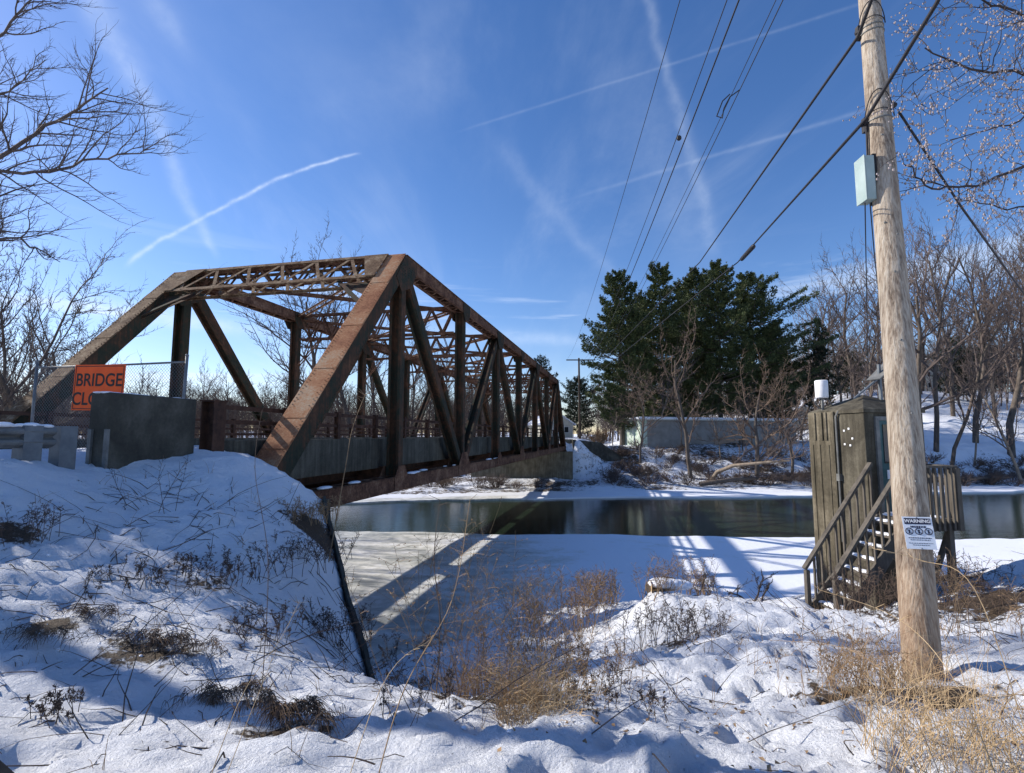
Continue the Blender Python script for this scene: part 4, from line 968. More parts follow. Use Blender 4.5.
wire('service_drop', 'wire hanging from the green box down to the gauge house roof, right of its twin', [PP(870, 203, -0.08), P(875, 262, 6.0), P(889, 376, 10.6)], 0.006, 'communication cables', 0.0, cat='cable')
# tie wires, hooks round the pole
z1 = PP(866, 122).z; z2 = PP(866, 30).z
for z, sp_ in ((z1, 0.5), (z2, 0.45)):
    for k in range(2):
        pts = []
        for i in range(14):
            a = -1.3 + i * 0.22; zz2 = z + 0.02 + sp_ * (0.3 + 0.35 * k) * math.sin(i / 13 * math.pi) * (1 if k else 0.5); pts.append(pol(zz2, a, 0.02)[0] + pb)
        mb = MB(); mb.tube([p - pb for p in pts], 0.006, 4, False); mb.build('tie_wire', M['cable'], up_)
for z in (z1, z2):
    p, d = pol(z, -1.2, 0.02); mb = MB(); mb.beam(p + Vector((0, 0, -0.10)), p + Vector((0, 0, 0.06)), 0.05, 0.05); mb.ball(p, 0.045, 8, 6); mb.build('cable_bracket', M['cable'], up_)
p, d = pol(PP(899, 112, 0).z, 1.3, 0.03); mb = MB(); mb.ball(p, 0.03, 8, 6); mb.build('hook', M['cable'], up_)
pts = [pol(PP(868, 122).z - 0.04 - 0.05 * i, -1.0 - 0.02 * i, 0.02)[0] for i in range(9)]; mb = MB(); mb.tube(pts, 0.012, 5); mb.build('riser', M['cable'], up_)

# ------------------------------------------------------------------ trees
def grow(rng, tr, cr, p, d, L, r, lvl, mx, prm):
    n_ = 5 if lvl <= 1 else 4 if lvl < 4 else 3
    pts = [p.copy()]; rad = [r]; q = p.copy(); dd = d.copy()
    wig = prm.get('wig', 0.16); upb = prm.get('up', 0.10)
    tip = 0.5 if lvl < mx else 0.35
    if lvl == 0: tip = 0.35
    for i in range(n_):
        dd = (dd + Vector((rng.gauss(0, wig), rng.gauss(0, wig), rng.gauss(0, wig) + (upb if lvl else 0)))).normalized()
        q = q + dd * (L / n_); pts.append(q.copy()); rad.append(r * (1 - (1 - tip) * (i + 1) / n_))
    k = 8 if lvl == 0 else 5 if lvl == 1 else 3
    (tr if lvl == 0 else cr).tube(pts, rad, k, False)
    if lvl >= mx: return
    nch = prm['n'][lvl]
    f0 = prm.get('clear', 0.35) if lvl == 0 else 0.15
    for c in range(nch):
        f = f0 + (1 - f0) * (c + rng.uniform(0.2, 0.9)) / nch; f = min(f, 0.98)
        x = f * n_; i = int(x); fr = x - i; pos = pts[i].lerp(pts[i + 1], fr); rr = rad[i] * (1 - fr) + rad[i + 1] * fr
        base = (pts[i + 1] - pts[i]).normalized()
        ang = R(rng.uniform(*prm.get('ang', (28, 58)))); az = rng.uniform(0, 2 * math.pi) if lvl else (c * 2.4 + rng.uniform(-0.5, 0.5))
        perp = base.orthogonal().normalized(); perp = Quaternion(base, az) @ perp
        nd = (base * math.cos(ang) + perp * math.sin(ang)).normalized()
        if nd.z < prm.get('minz', -0.15): nd.z = abs(nd.z) * 0.3; nd.normalize()
        cl = L * prm['len'] * rng.uniform(0.7, 1.15) * (1.25 - 0.6 * f if lvl == 0 else 1 - 0.35 * f)
        grow(rng, tr, cr, pos, nd, cl, max(rr * rng.uniform(0.5, 0.7), prm.get('rmin', 0.008)), lvl + 1, mx, prm)
    # leader continues
    if lvl < mx and lvl > 0:
        grow(rng, tr, cr, pts[-1], dd, L * 0.6, rad[-1], lvl + 1, mx, prm)
def tree_meshes(seed, Hh, r, prm, mx=4, bark='bark', twig='twig', name='tree', lean=(0, 0)):
    rng = random.Random(seed); tr = MB(); cr = MB()
    grow(rng, tr, cr, Vector((0, 0, -0.3)), Vector((lean[0], lean[1], 1)).normalized(), Hh, r, 0, mx, prm)
    a = tr.mesh('trunk', M[bark]); b_ = cr.mesh('crown', M[twig])
    a.polygons.foreach_set('use_smooth', [True] * len(a.polygons)); return a, b_
def put_tree(name, meshes, loc, rz, sc, label, cat, group=None, sz=None):
    rt = empty(name, loc, rz, label, cat, group); rt.scale = (sc, sc, sz or sc)
    for nm, me_ in zip(('trunk', 'crown'), meshes):
        o = bpy.data.objects.new(nm, me_); COL.objects.link(o); o.parent = rt
    return rt
STD = dict(n=[10, 6, 5, 4, 3], len=0.42, up=0.08, wig=0.13, clear=0.25, rmin=0.014)
SLIM = dict(n=[12, 6, 5, 3, 3], len=0.34, up=0.12, wig=0.11, clear=0.35, ang=(22, 52), rmin=0.013)
BUSHY = dict(n=[8, 6, 5, 4], len=0.5, up=0.05, wig=0.18, clear=0.15, ang=(30, 70), rmin=0.014)
bare = [tree_meshes(100 + i, 11, 0.2, STD, 5) for i in range(3)] + [tree_meshes(200 + i, 14, 0.17, SLIM, 5) for i in range(3)]
light = [tree_meshes(300 + i, 12, 0.2, STD, 4, 'barklight', 'twig', lean=(-0.25, 0.0)) for i in range(2)] + [tree_meshes(320, 14, 0.17, SLIM, 4, 'barklight', 'twig')]
# shrubs: many stems from the base
def shrub_mesh(seed, n_, h_, spread, rmin=0.01, mx=3, mat_='twigred', prm=None):
    rng = random.Random(seed); mb = MB(); prm = prm or dict(n=[4, 4, 3], len=0.45, up=0.08, wig=0.18, rmin=rmin, ang=(20, 55))
    for i in range(n_):
        a = rng.uniform(0, 6.28); l = rng.uniform(0.05, spread); d = Vector((math.cos(a) * l, math.sin(a) * l, 1)).normalized()
        grow(rng, mb, mb, Vector((rng.gauss(0, 0.12), rng.gauss(0, 0.12), -0.1)), d, h_ * rng.uniform(0.4, 0.7), rmin * 2.2, 0, mx, prm)
    return mb
# pines
def pine_meshes(seed, Hh, spread, needle='needle', first=0.14, dens=1.0, skew=0.0, droop=0.0, plate=0.5):
    rng = random.Random(seed); tr = MB(); cr = MB(); br_ = MB()
    pts = []; x = y = 0
    for i in range(9):
        pts.append(Vector((x, y, Hh * i / 8 - 0.4))); x += rng.gauss(0, 0.10); y += rng.gauss(0, 0.10)
    tr.tube(pts, [0.38 * (1 - 0.93 * i / 8) * Hh / 26 for i in range(9)], 9)
    def at(z):
        f = max(0, min(7.999, (z + 0.4) / Hh * 8)); i = int(f); return pts[i].lerp(pts[i + 1], f - i)
    z = Hh * first
    while z < Hh * 0.985:
        f = z / Hh
        prof = min(1, (1 - f) * 2.3 + 0.05) ** 0.75 * (0.66 + 0.34 * min(1, f * 2.2)) * (1 + 0.22 * math.sin(z * 1.1 + seed))
        lb = spread * prof
        nb = rng.choice((3, 4, 4, 5))
        a0 = rng.uniform(0, 6.28)
        for k in range(nb):
            a = a0 + k * 6.283 / nb + rng.gauss(0, 0.25); l = lb * rng.uniform(0.35, 1.25) * (1 + skew * math.cos(a))
            if l < 0.25: l = 0.25
            el = 0.10 + 0.45 * max(0, f - 0.5) * 2 * 0.7 - droop + rng.gauss(0, 0.08)
            o_ = at(z + rng.uniform(-0.25, 0.25)); q = [o_]; dh = Vector((math.cos(a), math.sin(a), 0)); nseg = 5
            for s in range(1, nseg + 1):
                t = s / nseg; q.append(o_ + dh * l * t + Vector((0, 0, l * (math.sin(el) * t - 0.10 * t + 0.24 * t * t))) + Vector((rng.gauss(0, 0.04), rng.gauss(0, 0.04), rng.gauss(0, 0.04))) * l * 0.3)
            tr.tube(q, [0.012 * l + 0.02 - 0.003 * l * 0 - (0.010 * l + 0.015) * s / nseg for s in range(nseg + 1)], 3, False)
            nt = int((12 + 17 * l) * dens)
            for j in range(nt):
                t = 0.22 + 0.80 * rng.random() ** 0.75; t = min(t, 1.0); x_ = t * nseg; ii = min(nseg - 1, int(x_)); c = q[ii].lerp(q[ii + 1], x_ - ii)
                lat = l * plate * (1.15 - t) * rng.uniform(-1, 1); c = c + Vector((-dh.y, dh.x, 0)) * lat + Vector((0, 0, rng.gauss(0.05, 0.20) + abs(lat) * 0.12))
                fw = (dh * 0.6 + Vector((-dh.y, dh.x, 0)) * (0.9 if lat > 0 else -0.9) * rng.random() + Vector((0, 0, 0.35))).normalized()
                sz = rng.uniform(0.16, 0.36)
                for m_ in range(6):
                    v = (fw + Vector((rng.gauss(0, 0.6), rng.gauss(0, 0.6), rng.gauss(0, 0.5)))).normalized() * sz
                    s_ = v.cross(Vector((rng.gauss(0, 1), rng.gauss(0, 1), rng.gauss(0, 1)))).normalized() * sz * 0.20
                    cr.add([c - s_, c + s_, c + v], [(0, 1, 2)])
        z += rng.uniform(0.36, 0.62) * (0.7 + 0.5 * (1 - f)) * Hh / 26 + 0.10
    return tr.mesh('trunk', M['bark']), cr.mesh('crown', M[needle])
def G(px, D, dz=0.0):
    v = P(px, 440, D); return Vector((v.x, v.y, H(v.x, v.y) + dz))
pspec = [(622, 272, 76, 4.6, 'tall white pine at the left end of the pine cluster, set slightly apart', 1, 0.10, -0.1),
         (662, 266, 80, 5.0, 'dark full pine second from the left in the cluster behind the low building', 2, 0.16, 0),
         (700, 268, 86, 4.8, 'pine in the middle of the cluster, partly behind its neighbours', 3, 0.2, 0),
         (722, 262, 78, 5.2, 'tallest bushy pine above the middle of the low grey building', 4, 0.16, 0.1),
         (752, 276, 82, 6.6, 'wide pine with long layered limbs reaching right above the low building', 5, 0.18, 0.3),
         (642, 300, 90, 4.6, 'shorter pine filling the gap behind the two leftmost pines', 6, 0.12, 0),
         (686, 282, 92, 5.0, 'pine at the back of the cluster, its top just below its neighbours', 9, 0.12, 0),
         (775, 330, 88, 4.8, 'lower dark pine at the right end of the pine cluster', 7, 0.12, 0)]
for (px, py, D, spr, lb, sd_, fst, skw) in pspec:
    g0 = G(px, D); Hh = P(px, py, D).z - g0.z
    put_tree('pine_tree', pine_meshes(sd_, Hh, spr * 1.08, first=fst * 1.0, skew=skw, dens=2.2), g0, 0, 1, lb, 'pine tree', 'tall pines behind the low building')
g0 = G(824, 84); Hh = P(824, 318, 84).z - g0.z
put_tree('spruce_tree', pine_meshes(21, Hh, 3.0, 'needle2', 0.1, 0.8, 0, 0.35, 0.25), g0, 0, 1, 'narrow brownish spruce right of the pine cluster, above the rain gauge', 'spruce tree')
g0 = G(578, 120); Hh = P(578, 378, 120).z - g0.z
put_tree('pine_tree', pine_meshes(22, Hh, 5.5, 'needle2', 0.08, 0.9), g0, 0, 1, 'distant dark conifer behind the far utility pole', 'pine tree')
g0 = G(541, 130); Hh = P(541, 357, 130).z - g0.z
put_tree('pine_tree', pine_meshes(23, Hh, 5.0, 'needle2', 0.08, 0.8), g0, 0, 1, 'distant conifer whose top shows above the far end of the truss', 'pine tree')
for i, (px, D, ty, lb) in enumerate(((962, 104, 338, 'dark conifer on the snowy hill behind leaning bare trees'), (1000, 118, 345, 'dark conifer at the right edge on the snowy hill'), (850, 112, 352, 'dark conifer behind the gauge house roof'))):
    g0 = G(px, D); Hh = max(6, P(px, ty, D).z - g0.z); put_tree('pine_tree', pine_meshes(30 + i, Hh, 4.0, 'needle2', 0.1, 0.7), g0, 0, 1, lb, 'pine tree')

# bare trees across the river, right side
rs = random.Random(40)
rights = [(915, 66, 250, 0), (935, 74, 240, 3), (955, 92, 235, 4), (975, 78, 262, 1), (1010, 74, 228, 2), (1040, 84, 232, 0), (1075, 76, 225, 3), (890, 96, 268, 4), (860, 108, 262, 1), (832, 116, 275, 5), (812, 104, 285, 2),
          (985, 108, 240, 5), (1030, 104, 238, 1), (925, 118, 250, 2), (870, 92, 300, 0), (845, 88, 310, 3), (1100, 92, 230, 4), (947, 66, 300, 5), (905, 130, 262, 4), (1060, 120, 250, 0), (968, 128, 262, 2), (800, 92, 330, 5), (998, 92, 262, 3), (1018, 118, 262, 4)]
for i, (px, D, ty, k) in enumerate(rights):
    g0 = G(px, D); want = P(px, ty, D).z - g0.z; base = 15.5 if k < 3 else 17.5
    put_tree('bare_tree', bare[k], g0, rs.uniform(0, 6.28), want / base * 1.12, 'bare grey tree among the leafless woods on the right far bank', 'bare tree', 'leafless trees on the right far bank')
g0 = G(1018, 62); put_tree('bare_tree', light[0], g0, 0.1, 0.95, 'large leaning tan trunked tree at the right edge of the snowy slope', 'bare tree')
g0 = G(972, 70); put_tree('bare_tree', light[2], g0, 2.0, 0.8, 'slim pale trunked tree standing on the snowy slope left of the leaning one', 'bare tree')
g0 = G(935, 60); put_tree('bare_tree', light[1], g0, 0.5, 0.55, 'short pale trunked tree leaning left, just right of the utility pole', 'bare tree')
# in front of the low building
g0 = G(706, 60); put_tree('bare_tree', tree_meshes(350, 5.8, 0.16, dict(n=[6, 5, 4, 4], len=0.5, up=0.05, wig=0.2, clear=0.3, rmin=0.013), 4, 'barklight', 'twig', lean=(0.15, 0)), g0, 0, 1.7, 'small pale tree with a broken top in front of the low building', 'bare tree')
g0 = G(690, 62); put_tree('bare_tree', tree_meshes(351, 8.5, 0.16, dict(n=[8, 6, 5, 4], len=0.45, up=0.05, wig=0.16, clear=0.25, rmin=0.015), 4, 'bark', 'twigred', lean=(-0.3, 0)), g0, 0, 1.75, 'reddish bare tree leaning left before the low grey building', 'bare tree')
g0 = G(755, 62); put_tree('bare_tree', tree_meshes(352, 7.2, 0.2, BUSHY | dict(n=[10, 6, 5, 5]), 4, 'bark', 'twigred'), g0, 0, 1.5, 'dense reddish bare tree before the right half of the low building', 'bare tree')
g0 = G(790, 64); put_tree('bare_tree', tree_meshes(353, 7.4, 0.14, BUSHY, 4, 'bark', 'twigred'), g0, 0, 1.4, 'bushy bare tree at the right end of the low building', 'bare tree')
g0 = G(640, 66); put_tree('bare_tree', tree_meshes(354, 8, 0.12, BUSHY, 4, 'bark', 'twigred'), g0, 0, 1.3, 'spindly bare tree before the green end of the low building', 'bare tree')
g0 = G(660, 74); put_tree('bare_tree', tree_meshes(355, 13, 0.16, SLIM, 4, 'barklight', 'twig'), g0, 0, 1, 'slim grey bare tree rising in front of the left pines', 'bare tree')
for px, D, sc_ in ((682, 70, 0.8), (720, 68, 0.72), (742, 71, 0.9), (768, 69, 0.78), (612, 72, 0.7), (803, 74, 0.8)):
    put_tree('bare_tree', light[2] if px % 4 == 0 else bare[3], G(px, D), px * 1.7, sc_ * 0.62, 'slender bare tree with a fine crown standing between the low building and the river', 'bare tree', 'slender trees before the low building')
# round bushes
for (px, D, s_, lb) in ((601, 71, 1.0, 'round tan bush on the far bank right of the distant pole'),):
    g0 = G(px, D); mb = shrub_mesh(5, 26, 3.0, 0.9, 0.016, 3, prm=dict(n=[5, 5, 4], len=0.5, up=0.12, wig=0.15, rmin=0.016, ang=(20, 55))); o = mb.build('bush', M['weed']); o.location = g0; tag(o, lb, 'bush')
shr = [shrub_mesh(60 + i, 16, 2.4, 0.9, 0.013).mesh('shrub', M['twig' if i else 'twigred']) for i in range(3)]
far_shr = [(620, 68), (636, 62), (650, 63), (668, 60), (686, 58), (718, 59), (735, 60), (770, 59), (785, 61), (800, 62), (612, 62), (628, 58), (745, 64), (700, 64), (672, 66), (765, 66), (585, 74), (594, 78), (930, 62), (960, 60), (985, 62), (1010, 60), (1030, 64), (880, 62), (850, 60)]
far_shr += [(rs.uniform(600, 830), rs.uniform(57, 70)) for _ in range(46)] + [(rs.uniform(900, 1050), rs.uniform(61, 72)) for _ in range(22)] + [(rs.uniform(430, 545), rs.uniform(56, 61)) for _ in range(10)]
for i, (px, D) in enumerate(far_shr):
    o = bpy.data.objects.new('shrub', shr[i % 3]); COL.objects.link(o); o.location = G(px, D, -0.1); o.rotation_euler = (0, 0, rs.uniform(0, 6)); s_ = rs.uniform(0.7, 1.35); o.scale = (s_ * 1.2, s_ * 1.2, s_ * 0.8)
    tag(o, 'leafless brown shrub on the snowy far river bank', 'shrub', 'leafless shrubs on the far river bank')
# fallen logs on far bank
for i, (px, py, D, px2, lb) in enumerate(((700, 476, 57, 770, 'long fallen trunk lying on the far bank below the low building'), (940, 468, 60, 1010, 'fallen trunk lying on the far bank at the foot of the snowy hill'))):
    a = P(px, py, D); b_ = P(px2, py - 8, D + 2); a.z = H(a.x, a.y) + 0.35; b_.z = H(b_.x, b_.y) + 0.7
    mb = MB(); mb.tube([Vector((0, 0, 0)), (b_ - a) * 0.5 + Vector((0, 0, 0.2)), b_ - a], [0.28, 0.22, 0.12], 7); o = mb.build('fallen_log', M['bark'], None, True); o.location = a; tag(o, lb, 'log')

# left side: big trees near the road
def tree_at(px, D, ty, meshes, base, rz, lb, sc=None, group=None):
    v = P(px, 440, D); g0 = Vector((v.x, v.y, H(v.x, v.y))); want = P(px, ty, D).z - g0.z
    return put_tree('bare_tree', meshes, g0, rz, sc or want / base, lb, 'bare tree', group)
BIG = dict(n=[10, 7, 6, 5, 4], len=0.46, up=0.07, wig=0.14, clear=0.25, rmin=0.009, ang=(30, 65))
bigA = tree_meshes(401, 11, 0.30, BIG, 5, 'bark', 'twig')
v = Vector((-22.0, 14.5, -0.8)); put_tree('bare_tree', bigA, v, 0.6, 0.95, 'huge bare tree at the left edge whose limbs reach over the road', 'bare tree')
bigB = tree_meshes(402, 11, 0.20, BIG, 5, 'bark', 'twig')
tree_at(28, 30, 232, bigB, 14.5, 1.0, 'bare tree behind the left end of the bridge, its crown overlapping the sky')
tree_at(75, 36, 282, bare[0], 14.8, 2.0, 'smaller bare tree right of the first one, behind the slanting end post')
tree_at(-15, 26, 200, bare[3], 17, 3.0, 'slim bare tree at the left edge behind the road')
tree_at(5, 38, 260, bare[4], 17, 1.5, 'slim bare tree far behind the guard rail')
lefts = [(-40, 45, 300, 1), (48, 46, 330, 2), (120, 60, 362, 5), (205, 70, 358, 0), (214, 95, 370, 2), (230, 80, 385, 1), (318, 84, 236, 0), (352, 86, 232, 2), (376, 96, 300, 4), (340, 100, 320, 3), (385, 104, 300, 5), (410, 96, 320, 1), (430, 110, 330, 2), (300, 110, 360, 0), (270, 120, 395, 1), (450, 104, 340, 4), (475, 112, 345, 5), (490, 104, 350, 0), (505, 100, 360, 2), (150, 66, 380, 3), (95, 62, 350, 4), (25, 60, 330, 5), (-30, 60, 300, 2), (60, 75, 345, 1), (520, 118, 370, 3)]
for i, (px, D, ty, k) in enumerate(lefts):
    tree_at(px, D, ty, bare[k], 15.5 if k < 3 else 17.5, rs.uniform(0, 6), 'bare tree in the leafless woods seen behind and through the bridge', group='leafless trees behind the bridge')
for i, (px, D, ty) in enumerate(((225, 160, 398), (330, 150, 402), (440, 150, 385), (465, 140, 392))):
    g0 = G(px, D); Hh = P(px, ty, D).z - g0.z; put_tree('pine_tree', pine_meshes(60 + i, Hh, 4.0, 'needle2', 0.1, 0.5), g0, 0, 1, 'small distant pine in the tree line seen through the bridge', 'pine tree', 'distant pines seen through the bridge')
for x_, y_, h_, sp_, lb__ in ((-18.6, 12.3, 10.0, 2.4, 'nearer unseen pine added beyond the left edge to shade the middle of the snow'), (-22.2, 16.2, 12.0, 2.6, 'farther unseen pine added beyond the left edge to shade the river bank')):  # pines out of view, added to cast shade on the snow and bank
    put_tree('pine_tree', pine_meshes(int(h_ * 100), h_, sp_, first=0.1, dens=0.9), (x_, y_, H(x_, y_)), 0, 1, lb__, 'pine tree')
# trees out of frame that shade the near bank with bare branches
tree_at(-420, 13, -900, bare[0], 1, 1.0, 'bare tree by the road far out to the left, shading the near bank', 0.95)

# far woods: one mass of twigs and stems for the low tree line
def woods(name, y0, y1, x0, x1, n_, seed, hmin, hmax, m, avoid=None):
    rng = random.Random(seed); mb = MB()
    for i in range(n_):
        x = rng.uniform(x0, x1); y = rng.uniform(y0, y1)
        if avoid and avoid(x, y): continue
        z = H(x, y); h_ = rng.uniform(hmin, hmax); t = Vector((x, y, z)); l = Vector((rng.gauss(0, .06), rng.gauss(0, .06), 1)).normalized()
        mb.tube([t, t + l * h_], [0.13, 0.03], 3, False)
        for k in range(22):
            f = rng.uniform(0.15, 1); a = rng.uniform(0, 6.28); ln = h_ * 0.28 * (1.15 - f) + 0.8; c = t + l * h_ * f
            e = c + Vector((math.cos(a) * ln, math.sin(a) * ln, ln * rng.uniform(0.5, 1.4))); mb.tube([c, e], [0.04, 0.018], 3, False)
            for j in range(3):
                c2 = c.lerp(e, rng.uniform(0.3, 1)); mb.tube([c2, c2 + Vector((rng.gauss(0, .6), rng.gauss(0, .6), rng.uniform(0.2, 1.3)))], [0.024, 0.014], 3, False)
    o = mb.build(name, m); tag(o, kind='stuff'); return o
onroad = lambda x, y: abs(((x - L0[0]) * ER[0] + (y - L0[1]) * ER[1]) + 4.5) < 7
o = woods('woods', 78, 150, -190, 8, 1000, 1, 5, 11, M['twigred'], onroad); tag(o, 'brown leafless woods along the horizon behind the bridge', 'woods')
o = woods('woods', 95, 160, 15, 190, 650, 2, 8, 15, M['twig'], onroad); tag(o, 'grey leafless woods on the hill behind the low building', 'woods')
o = woods('woods', 175, 260, -280, 330, 700, 4, 9, 16, M['twig']); tag(o, 'faint band of distant woods along the horizon', 'woods')
o = woods('woods', 22, 70, -150, -42, 170, 3, 5, 11, M['twig'], onroad); tag(o, 'leafless woods at the far left beyond the road', 'woods')

# ------------------------------------------------------------------ low long building and houses
v0 = P(641, 446, 72); v1 = P(797, 446, 80)
ang = math.atan2(v1.y - v0.y, v1.x - v0.x); LB = (v1 - v0).length; zb = min(H(v0.x, v0.y), H(v1.x, v1.y), v0.z)
lb_ = empty('long_building', (v0.x, v0.y, v0.z), ang, 'long low grey building with snow on its flat roof, below the pines', 'building')
ht = P(641, 420, 72).z - v0.z
mb = MB(); mb.box(0, LB, 0, 5, -1.5, ht); mb.build('wall', M['siding'], lb_)
mb = MB(); mb.box(-0.3, LB + 0.3, -0.35, 5.3, ht, ht + 0.14); rf = mb.build('roof', M['cream'], lb_)
mb = MB(); mb.box(-0.25, LB + 0.25, -0.3, 5.2, ht + 0.141, ht + 0.46); mb.build('roof_snow', M['snow'], rf, bevel=0.06)
mb = MB(); mb.box(-0.06, -0.002, 0.0, 5, -1.2, ht); mb.box(-0.02, 0.0, -0.06, -0.002, -1.2, ht); mb.box(-0.06, 1.0, -0.06, -0.003, -1.2, ht); mb.build('end_panel', M['greenwhite'], lb_)
for x0, x1, z0, z1 in ((12.2, 15.8, 0.15, 1.0), (16.6, 18.4, 0.15, 1.0)):
    mb = MB(); mb.box(x0, x1, -0.05, -0.003, z0, z1); mb.build('vent_opening', M['glass'], lb_)
def house(px, D, w_, h_, dp, rh, label, m, rz=0.2):
    g0 = G(px, D); r_ = empty('house', g0, rz, label, 'house')
    mb = MB(); mb.box(-w_ / 2, w_ / 2, 0, dp, -1.5, h_); mb.add([(-w_ / 2, 0, h_), (w_ / 2, 0, h_), (0, 0, h_ + rh), (-w_ / 2, dp, h_), (w_ / 2, dp, h_), (0, dp, h_ + rh)], [(0, 1, 2), (3, 5, 4)]); mb.build('wall', m, r_)
    for sx in (-1, 1):
        mb = MB(); a = Vector((sx * (w_ / 2 + 0.5), -0.5, h_ - 0.5 * rh / (w_ / 2))); t_ = Vector((0, -0.5, h_ + rh)); q = [a, t_, t_ + Vector((0, dp + 1, 0)), a + Vector((0, dp + 1, 0))]
        u_ = Vector((0, 0, 0.02)); q = [z + u_ for z in q]; mb.add(q + [z + Vector((0, 0, 0.25)) for z in q], [(0, 1, 2, 3), (7, 6, 5, 4), (0, 4, 5, 1), (1, 5, 6, 2), (2, 6, 7, 3), (3, 7, 4, 0)]); mb.build('roof', M['snow'], r_)
    for x in (-w_ * 0.28, 0, w_ * 0.28):
        for z in ((1.0, 3.6) if h_ > 4 else (1.0,)):
            mb = MB(); mb.box(x - 0.55, x + 0.55, -0.04, -0.01, z, z + 1.3); f = mb.build('window', M['whitepaint'], r_)
            mb = MB(); mb.box(x - 0.45, x + 0.45, -0.055, -0.041, z + 0.1, z + 1.2); mb.build('pane', M['glass'], f)
    return r_
house(934, 122, 9, 5, 9, 3.0, 'cream house with a snowy gable roof on the hill, just right of the utility pole', M['cream'])
house(806, 100, 9, 2.6, 7, 2.2, 'low house with snowy roof behind the right end of the long building', M['siding'], -0.3)
house(558, 104, 7, 2.8, 7, 2.0, 'small pale house beside the road beyond the far end of the bridge', M['cream'], 0.4)

# ------------------------------------------------------------------ near vegetation
def blades(mb, rng, c, n_, rad, hmin, hmax, lean=0.35, r=0.0025, droop=0.6, wind=(0, 0), seg=4, k=3):
    for i in range(n_):
        a = rng.uniform(0, 6.28); rr = rad * math.sqrt(rng.random()); x, y = c[0] + rr * math.cos(a), c[1] + rr * math.sin(a)
        h_ = rng.uniform(hmin, hmax); la = rng.uniform(0, 6.28); le = rng.random() * lean
        d = Vector((math.cos(la) * le + wind[0], math.sin(la) * le + wind[1], 1)).normalized(); p = Vector((x, y, c[2] - 0.03)); q = [p.copy()]
        for s in range(seg):
            p = p + d * h_ / seg; q.append(p.copy()); d = (d + Vector((d.x * 0.5 + rng.gauss(0, .08), d.y * 0.5 + rng.gauss(0, .08), -droop * rng.random() * (s + 1) / seg))).normalized()
        mb.tube(q, [r * (1 - 0.7 * s / seg) for s in range(seg + 1)], k, False)
def weedy(mb, rng, c, n_, rad, hmin, hmax, lean=0.25, r=0.003, tuft=10, tl=0.12):
    """stalks with side twigs and fuzzy seed heads"""
    for i in range(n_):
        a = rng.uniform(0, 6.28); rr = rad * math.sqrt(rng.random()); p = Vector((c[0] + rr * math.cos(a), c[1] + rr * math.sin(a), c[2] - 0.03)); h_ = rng.uniform(hmin, hmax)
        d = Vector((rng.gauss(0, lean), rng.gauss(0, lean), 1)).normalized(); q = [p.copy()]
        for s in range(5): p = p + d * h_ / 5; q.append(p.copy()); d = (d + Vector((rng.gauss(0, .10), rng.gauss(0, .10), 0))).normalized()
        mb.tube(q, [r * (1 - 0.6 * s / 5) for s in range(6)], 3, False)
        for j in range(tuft):
            f = rng.uniform(0.45, 1.0); x_ = f * 5; ii = min(4, int(x_)); b_ = q[ii].lerp(q[ii + 1], x_ - ii); e = Vector((rng.gauss(0, 1), rng.gauss(0, 1), rng.uniform(0.1, 1.4))).normalized() * tl * h_ * rng.uniform(0.5, 1.5) * (1.4 - f)
            mb.tube([b_, b_ + e * 0.6 + Vector((0, 0, 0.01)), b_ + e], [r * 0.5, r * 0.45, r * 0.3], 3, False)
            for m_ in range(3):
                c2 = b_ + e * rng.uniform(0.4, 1); v = Vector((rng.gauss(0, 1), rng.gauss(0, 1), rng.gauss(0.4, 1))).normalized() * 0.022
                s_ = v.cross(Vector((rng.gauss(0, 1), rng.gauss(0, 1), 1))).normalized() * 0.004; mb.add([c2 - s_, c2 + s_, c2 + v], [(0, 1, 2)])
def spot(px, py, D):
    v = P(px, py, D); return Vector((v.x, v.y, H(v.x, v.y)))
def place(mb, name, m, o0, label, cat, group=None):
    mb.v = [(x - o0.x, y - o0.y, z - o0.z) for x, y, z in mb.v]; o = mb.build(name, m); o.location = o0; return tag(o, label, cat, group)
rg_ = random.Random(77)
